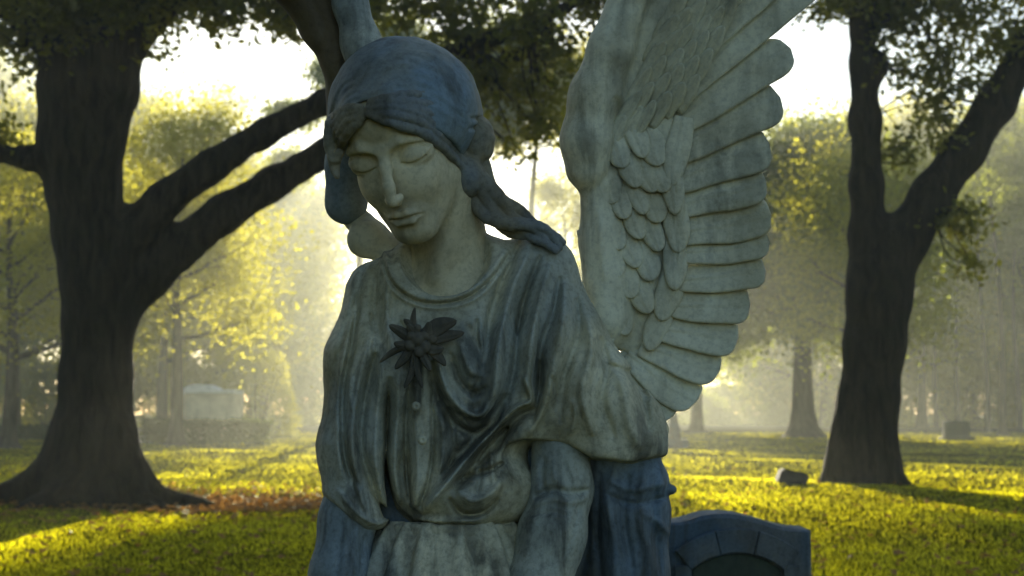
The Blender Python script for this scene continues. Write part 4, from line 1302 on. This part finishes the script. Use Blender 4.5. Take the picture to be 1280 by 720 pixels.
# raised arch band made of cut blocks, and two jambs
cxa, cza = W(925, 785, DH)[[0, 2]]
ro, ri = 0.273, 0.205
nb = 3
for k in range(nb):
    a0 = math.radians(50) + math.radians(80) * k / nb + 0.003; a1 = math.radians(50) + math.radians(80) * (k + 1) / nb - 0.003
    aa = np.linspace(a0, a1, 6)
    o = [(cxa + ro * math.cos(t), cza + ro * math.sin(t)) for t in aa] + [(cxa + ri * math.cos(t), cza + ri * math.sin(t)) for t in aa[::-1]]
    prism('arch_block', o, DH + 0.022 + 0.0015 * (k % 2), DH + 0.0495, M_GREY, hs, 0.003)
for s in (-1, 1):
    x0 = cxa + s * 0.153
    prism('jamb', [(x0 - .022, .02), (x0 + .022, .02), (x0 + .022, cza + .17), (x0 - .022, cza + .17)], DH + 0.026, DH + 0.049, M_GREY, hs, 0.004)
prism('recess_panel', [(cxa - .128, .03), (cxa + .128, .03)] + [(cxa + .2 * math.cos(t), cza + .2 * math.sin(t)) for t in np.linspace(.9, PI - .9, 9)], DH + 0.043, DH + 0.0485, M_DARKG, hs, 0.002)
rbox('base', float(hs.location[0]), DH + 0.1, 0.04, 0.62, 0.5, 0.12, 0.015, M_GREY, hs)

# the tomb in the mist
DT = 62.0
tx = float(gp(262, DT)[0])
tomb = empty('stone_tomb', (tx, DT, 0.0)); tag(tomb, 'pale square stone tomb with a rounded lid, standing in the mist at left', 'tomb')
rbox('chest', tx, DT, 1.02, 2.75, 1.8, 1.9, 0.05, M_TOMB, tomb)
rbox('lid', tx + .12, DT, 2.07, 2.45, 2.0, .18, 0.05, M_LID, tomb)
lid2 = prism('lid_ridge', [(tx - 1.0, 2.162)] + [(tx - 1.0 + 1.5 * t, 2.162 + .24 * math.sin(PI * min(1, t * 1.0)) ** .5) for t in np.linspace(0.03, .97, 12)] + [(tx + .5, 2.162)], DT - .8, DT + .8, M_LID, tomb, 0.02)
rbox('step', tx, DT, .08, 3.3, 2.4, .16, 0.03, M_TOMB, tomb)


def plain_headstone(px, D_, w, h, t, mat, label, name='headstone', arch=.12, tilt=0.0, rz=0.0, cat='headstone'):
    x = gp(px, D_)[0]
    o = empty(name, (x, D_, 0.0)); tag(o, label, cat)
    out = [(x - w / 2, 0.0), (x + w / 2, 0.0), (x + w / 2, h - arch)] + [(x + w / 2 * math.cos(a), h - arch + arch * math.sin(a)) for a in np.linspace(.2, PI - .2, 9)] + [(x - w / 2, h - arch)]
    prism('slab', out, D_ - t / 2, D_ + t / 2, mat, o, .02)
    rbox('base', x, D_, .05, w * 1.25, t * 2.2, .14, .02, mat, o)
    o.rotation_euler = (tilt, 0, rz)
    return o


plain_headstone(1192, 62, 1.12, .82, .35, M_DARKG, 'small squat dark green headstone on the far lawn at right', arch=.06)
plain_headstone(183, 56, .32, .34, .15, M_LID, 'tiny pale grave marker touching the right side of the great oak', name='grave_marker', cat='grave marker')
# pale cone-shaped marker beside the cape
DM = 48.0
mx = gp(841, DM)[0]
mk = empty('grave_marker', (mx, DM, 0.0)); tag(mk, 'grey tapering grave marker half hidden beside the hem of the cape', 'grave marker')
rbox('base', mx, DM, .14, .95, .7, .28, .03, M_GREY, mk)
rbox('shaft', mx, DM, .70, .50, .42, .84, .03, M_GREY, mk, taper=.45)

# leaning dark slab by the forked oak
DR = 22.6
rx_ = gp(986, DR)[0]
sl = empty('fallen_slab', (rx_, DR, 0.0)); tag(sl, 'small dark tilted slab lying on the grass left of the forked oak', 'stone slab')
import bmesh
bm = bmesh.new(); bmesh.ops.create_cube(bm, size=1.0)
for v in bm.verts:
    v.co = Vector((v.co.x * .46 + (0.05 if v.co.z > 0 else 0), v.co.y * .34, v.co.z * .20 * (1.15 if v.co.x < 0 else .9)))
bmesh.ops.bevel(bm, geom=bm.edges[:], offset=.03, segments=2, affect='EDGES')
c_, s_ = math.cos(-.16), math.sin(-.16)
vs = np.array([(v.co.x * c_ + v.co.z * s_ * -1 + rx_, v.co.y + DR, v.co.x * s_ + v.co.z * c_ + .17) for v in bm.verts])
bm.verts.ensure_lookup_table(); fs = [[v.index for v in f.verts] for f in bm.faces]; bm.free()
mesh_obj('slab', vs, fs, M_SLATE, sl, smooth=False)
rbox('chock', rx_ + .06, DR, .03, .30, .24, .14, .03, M_SLATE, sl)

# ------------------------------------------------------------------ air
def haze_box(x0, x1, y0, y1, z0, z1, dens):
    v = [(x, y, z) for x in (x0, x1) for y in (y0, y1) for z in (z0, z1)]
    f = [[0, 1, 3, 2], [4, 6, 7, 5], [0, 4, 5, 1], [2, 3, 7, 6], [0, 2, 6, 4], [1, 5, 7, 3]]
    m, nt, out = new_mat('haze_air')
    p = N(nt, 'ShaderNodeVolumePrincipled', i_Density=dens, i_Anisotropy=HAZE_G)
    p.inputs['Color'].default_value = (0.93, 0.97, 0.86, 1)
    nt.links.new(p.outputs[0], out.inputs['Volume'])
    o = mesh_obj('haze', v, f, m, None, smooth=False)
    tag(o, 'pale morning mist filling the air over the lawn', 'haze', kind='stuff')
    return o


HAZE_G = 0.55
haze_box(-190, 190, -25, 185, -1.3, 36, 0.0018)

# ------------------------------------------------------------------ sun, sky, camera
SPX, SPY = 520, 100
sd = W(SPX, SPY, 1.0) - np.array([0, 0, CAMZ]); sd /= np.linalg.norm(sd)
el = math.asin(sd[2]); az = math.atan2(sd[0], sd[1])
world = bpy.data.worlds.new('World'); scene.world = world; world.use_nodes = True
nt = world.node_tree; nt.nodes.clear()
sky = nt.nodes.new('ShaderNodeTexSky'); sky.sky_type = 'NISHITA'; sky.sun_disc = False
sky.sun_elevation = el; sky.sun_rotation = az; sky.air_density = 1.0; sky.dust_density = 0.4; sky.ozone_density = 3.0
bg = nt.nodes.new('ShaderNodeBackground'); bg.inputs[1].default_value = 0.05
wo = nt.nodes.new('ShaderNodeOutputWorld')
nt.links.new(sky.outputs[0], bg.inputs[0]); nt.links.new(bg.outputs[0], wo.inputs[0])
sun = bpy.data.lights.new('sun', 'SUN'); sun.energy = 5.0; sun.angle = math.radians(0.5); sun.color = (1.0, 0.89, 0.66)
so = bpy.data.objects.new('sun', sun); COL.objects.link(so)
so.rotation_euler = Vector(tuple(sd)).to_track_quat('Z', 'Y').to_euler()

cam = bpy.data.cameras.new('camera'); co = bpy.data.objects.new('camera', cam); COL.objects.link(co)
co.location = (0, 0, CAMZ); co.rotation_euler = (PI / 2 + TH, 0, 0)
cam.sensor_width = 36; cam.lens = FP / 1280 * 36; cam.clip_end = 2000; cam.clip_start = 0.05
cam.dof.use_dof = True; cam.dof.focus_distance = 1.93; cam.dof.aperture_fstop = 9.0
scene.camera = co

scene.view_settings.view_transform = 'Standard'; scene.view_settings.look = 'None'
scene.view_settings.gamma = 1.0; scene.view_settings.use_curve_mapping = False
scene.view_settings.exposure = 1.7
cy = scene.cycles
cy.use_denoising = True; cy.max_bounces = 7; cy.diffuse_bounces = 3; cy.glossy_bounces = 2; cy.transmission_bounces = 3; cy.volume_bounces = 1
cy.sample_clamp_indirect = 4.0; cy.use_adaptive_sampling = True; cy.adaptive_threshold = 0.01
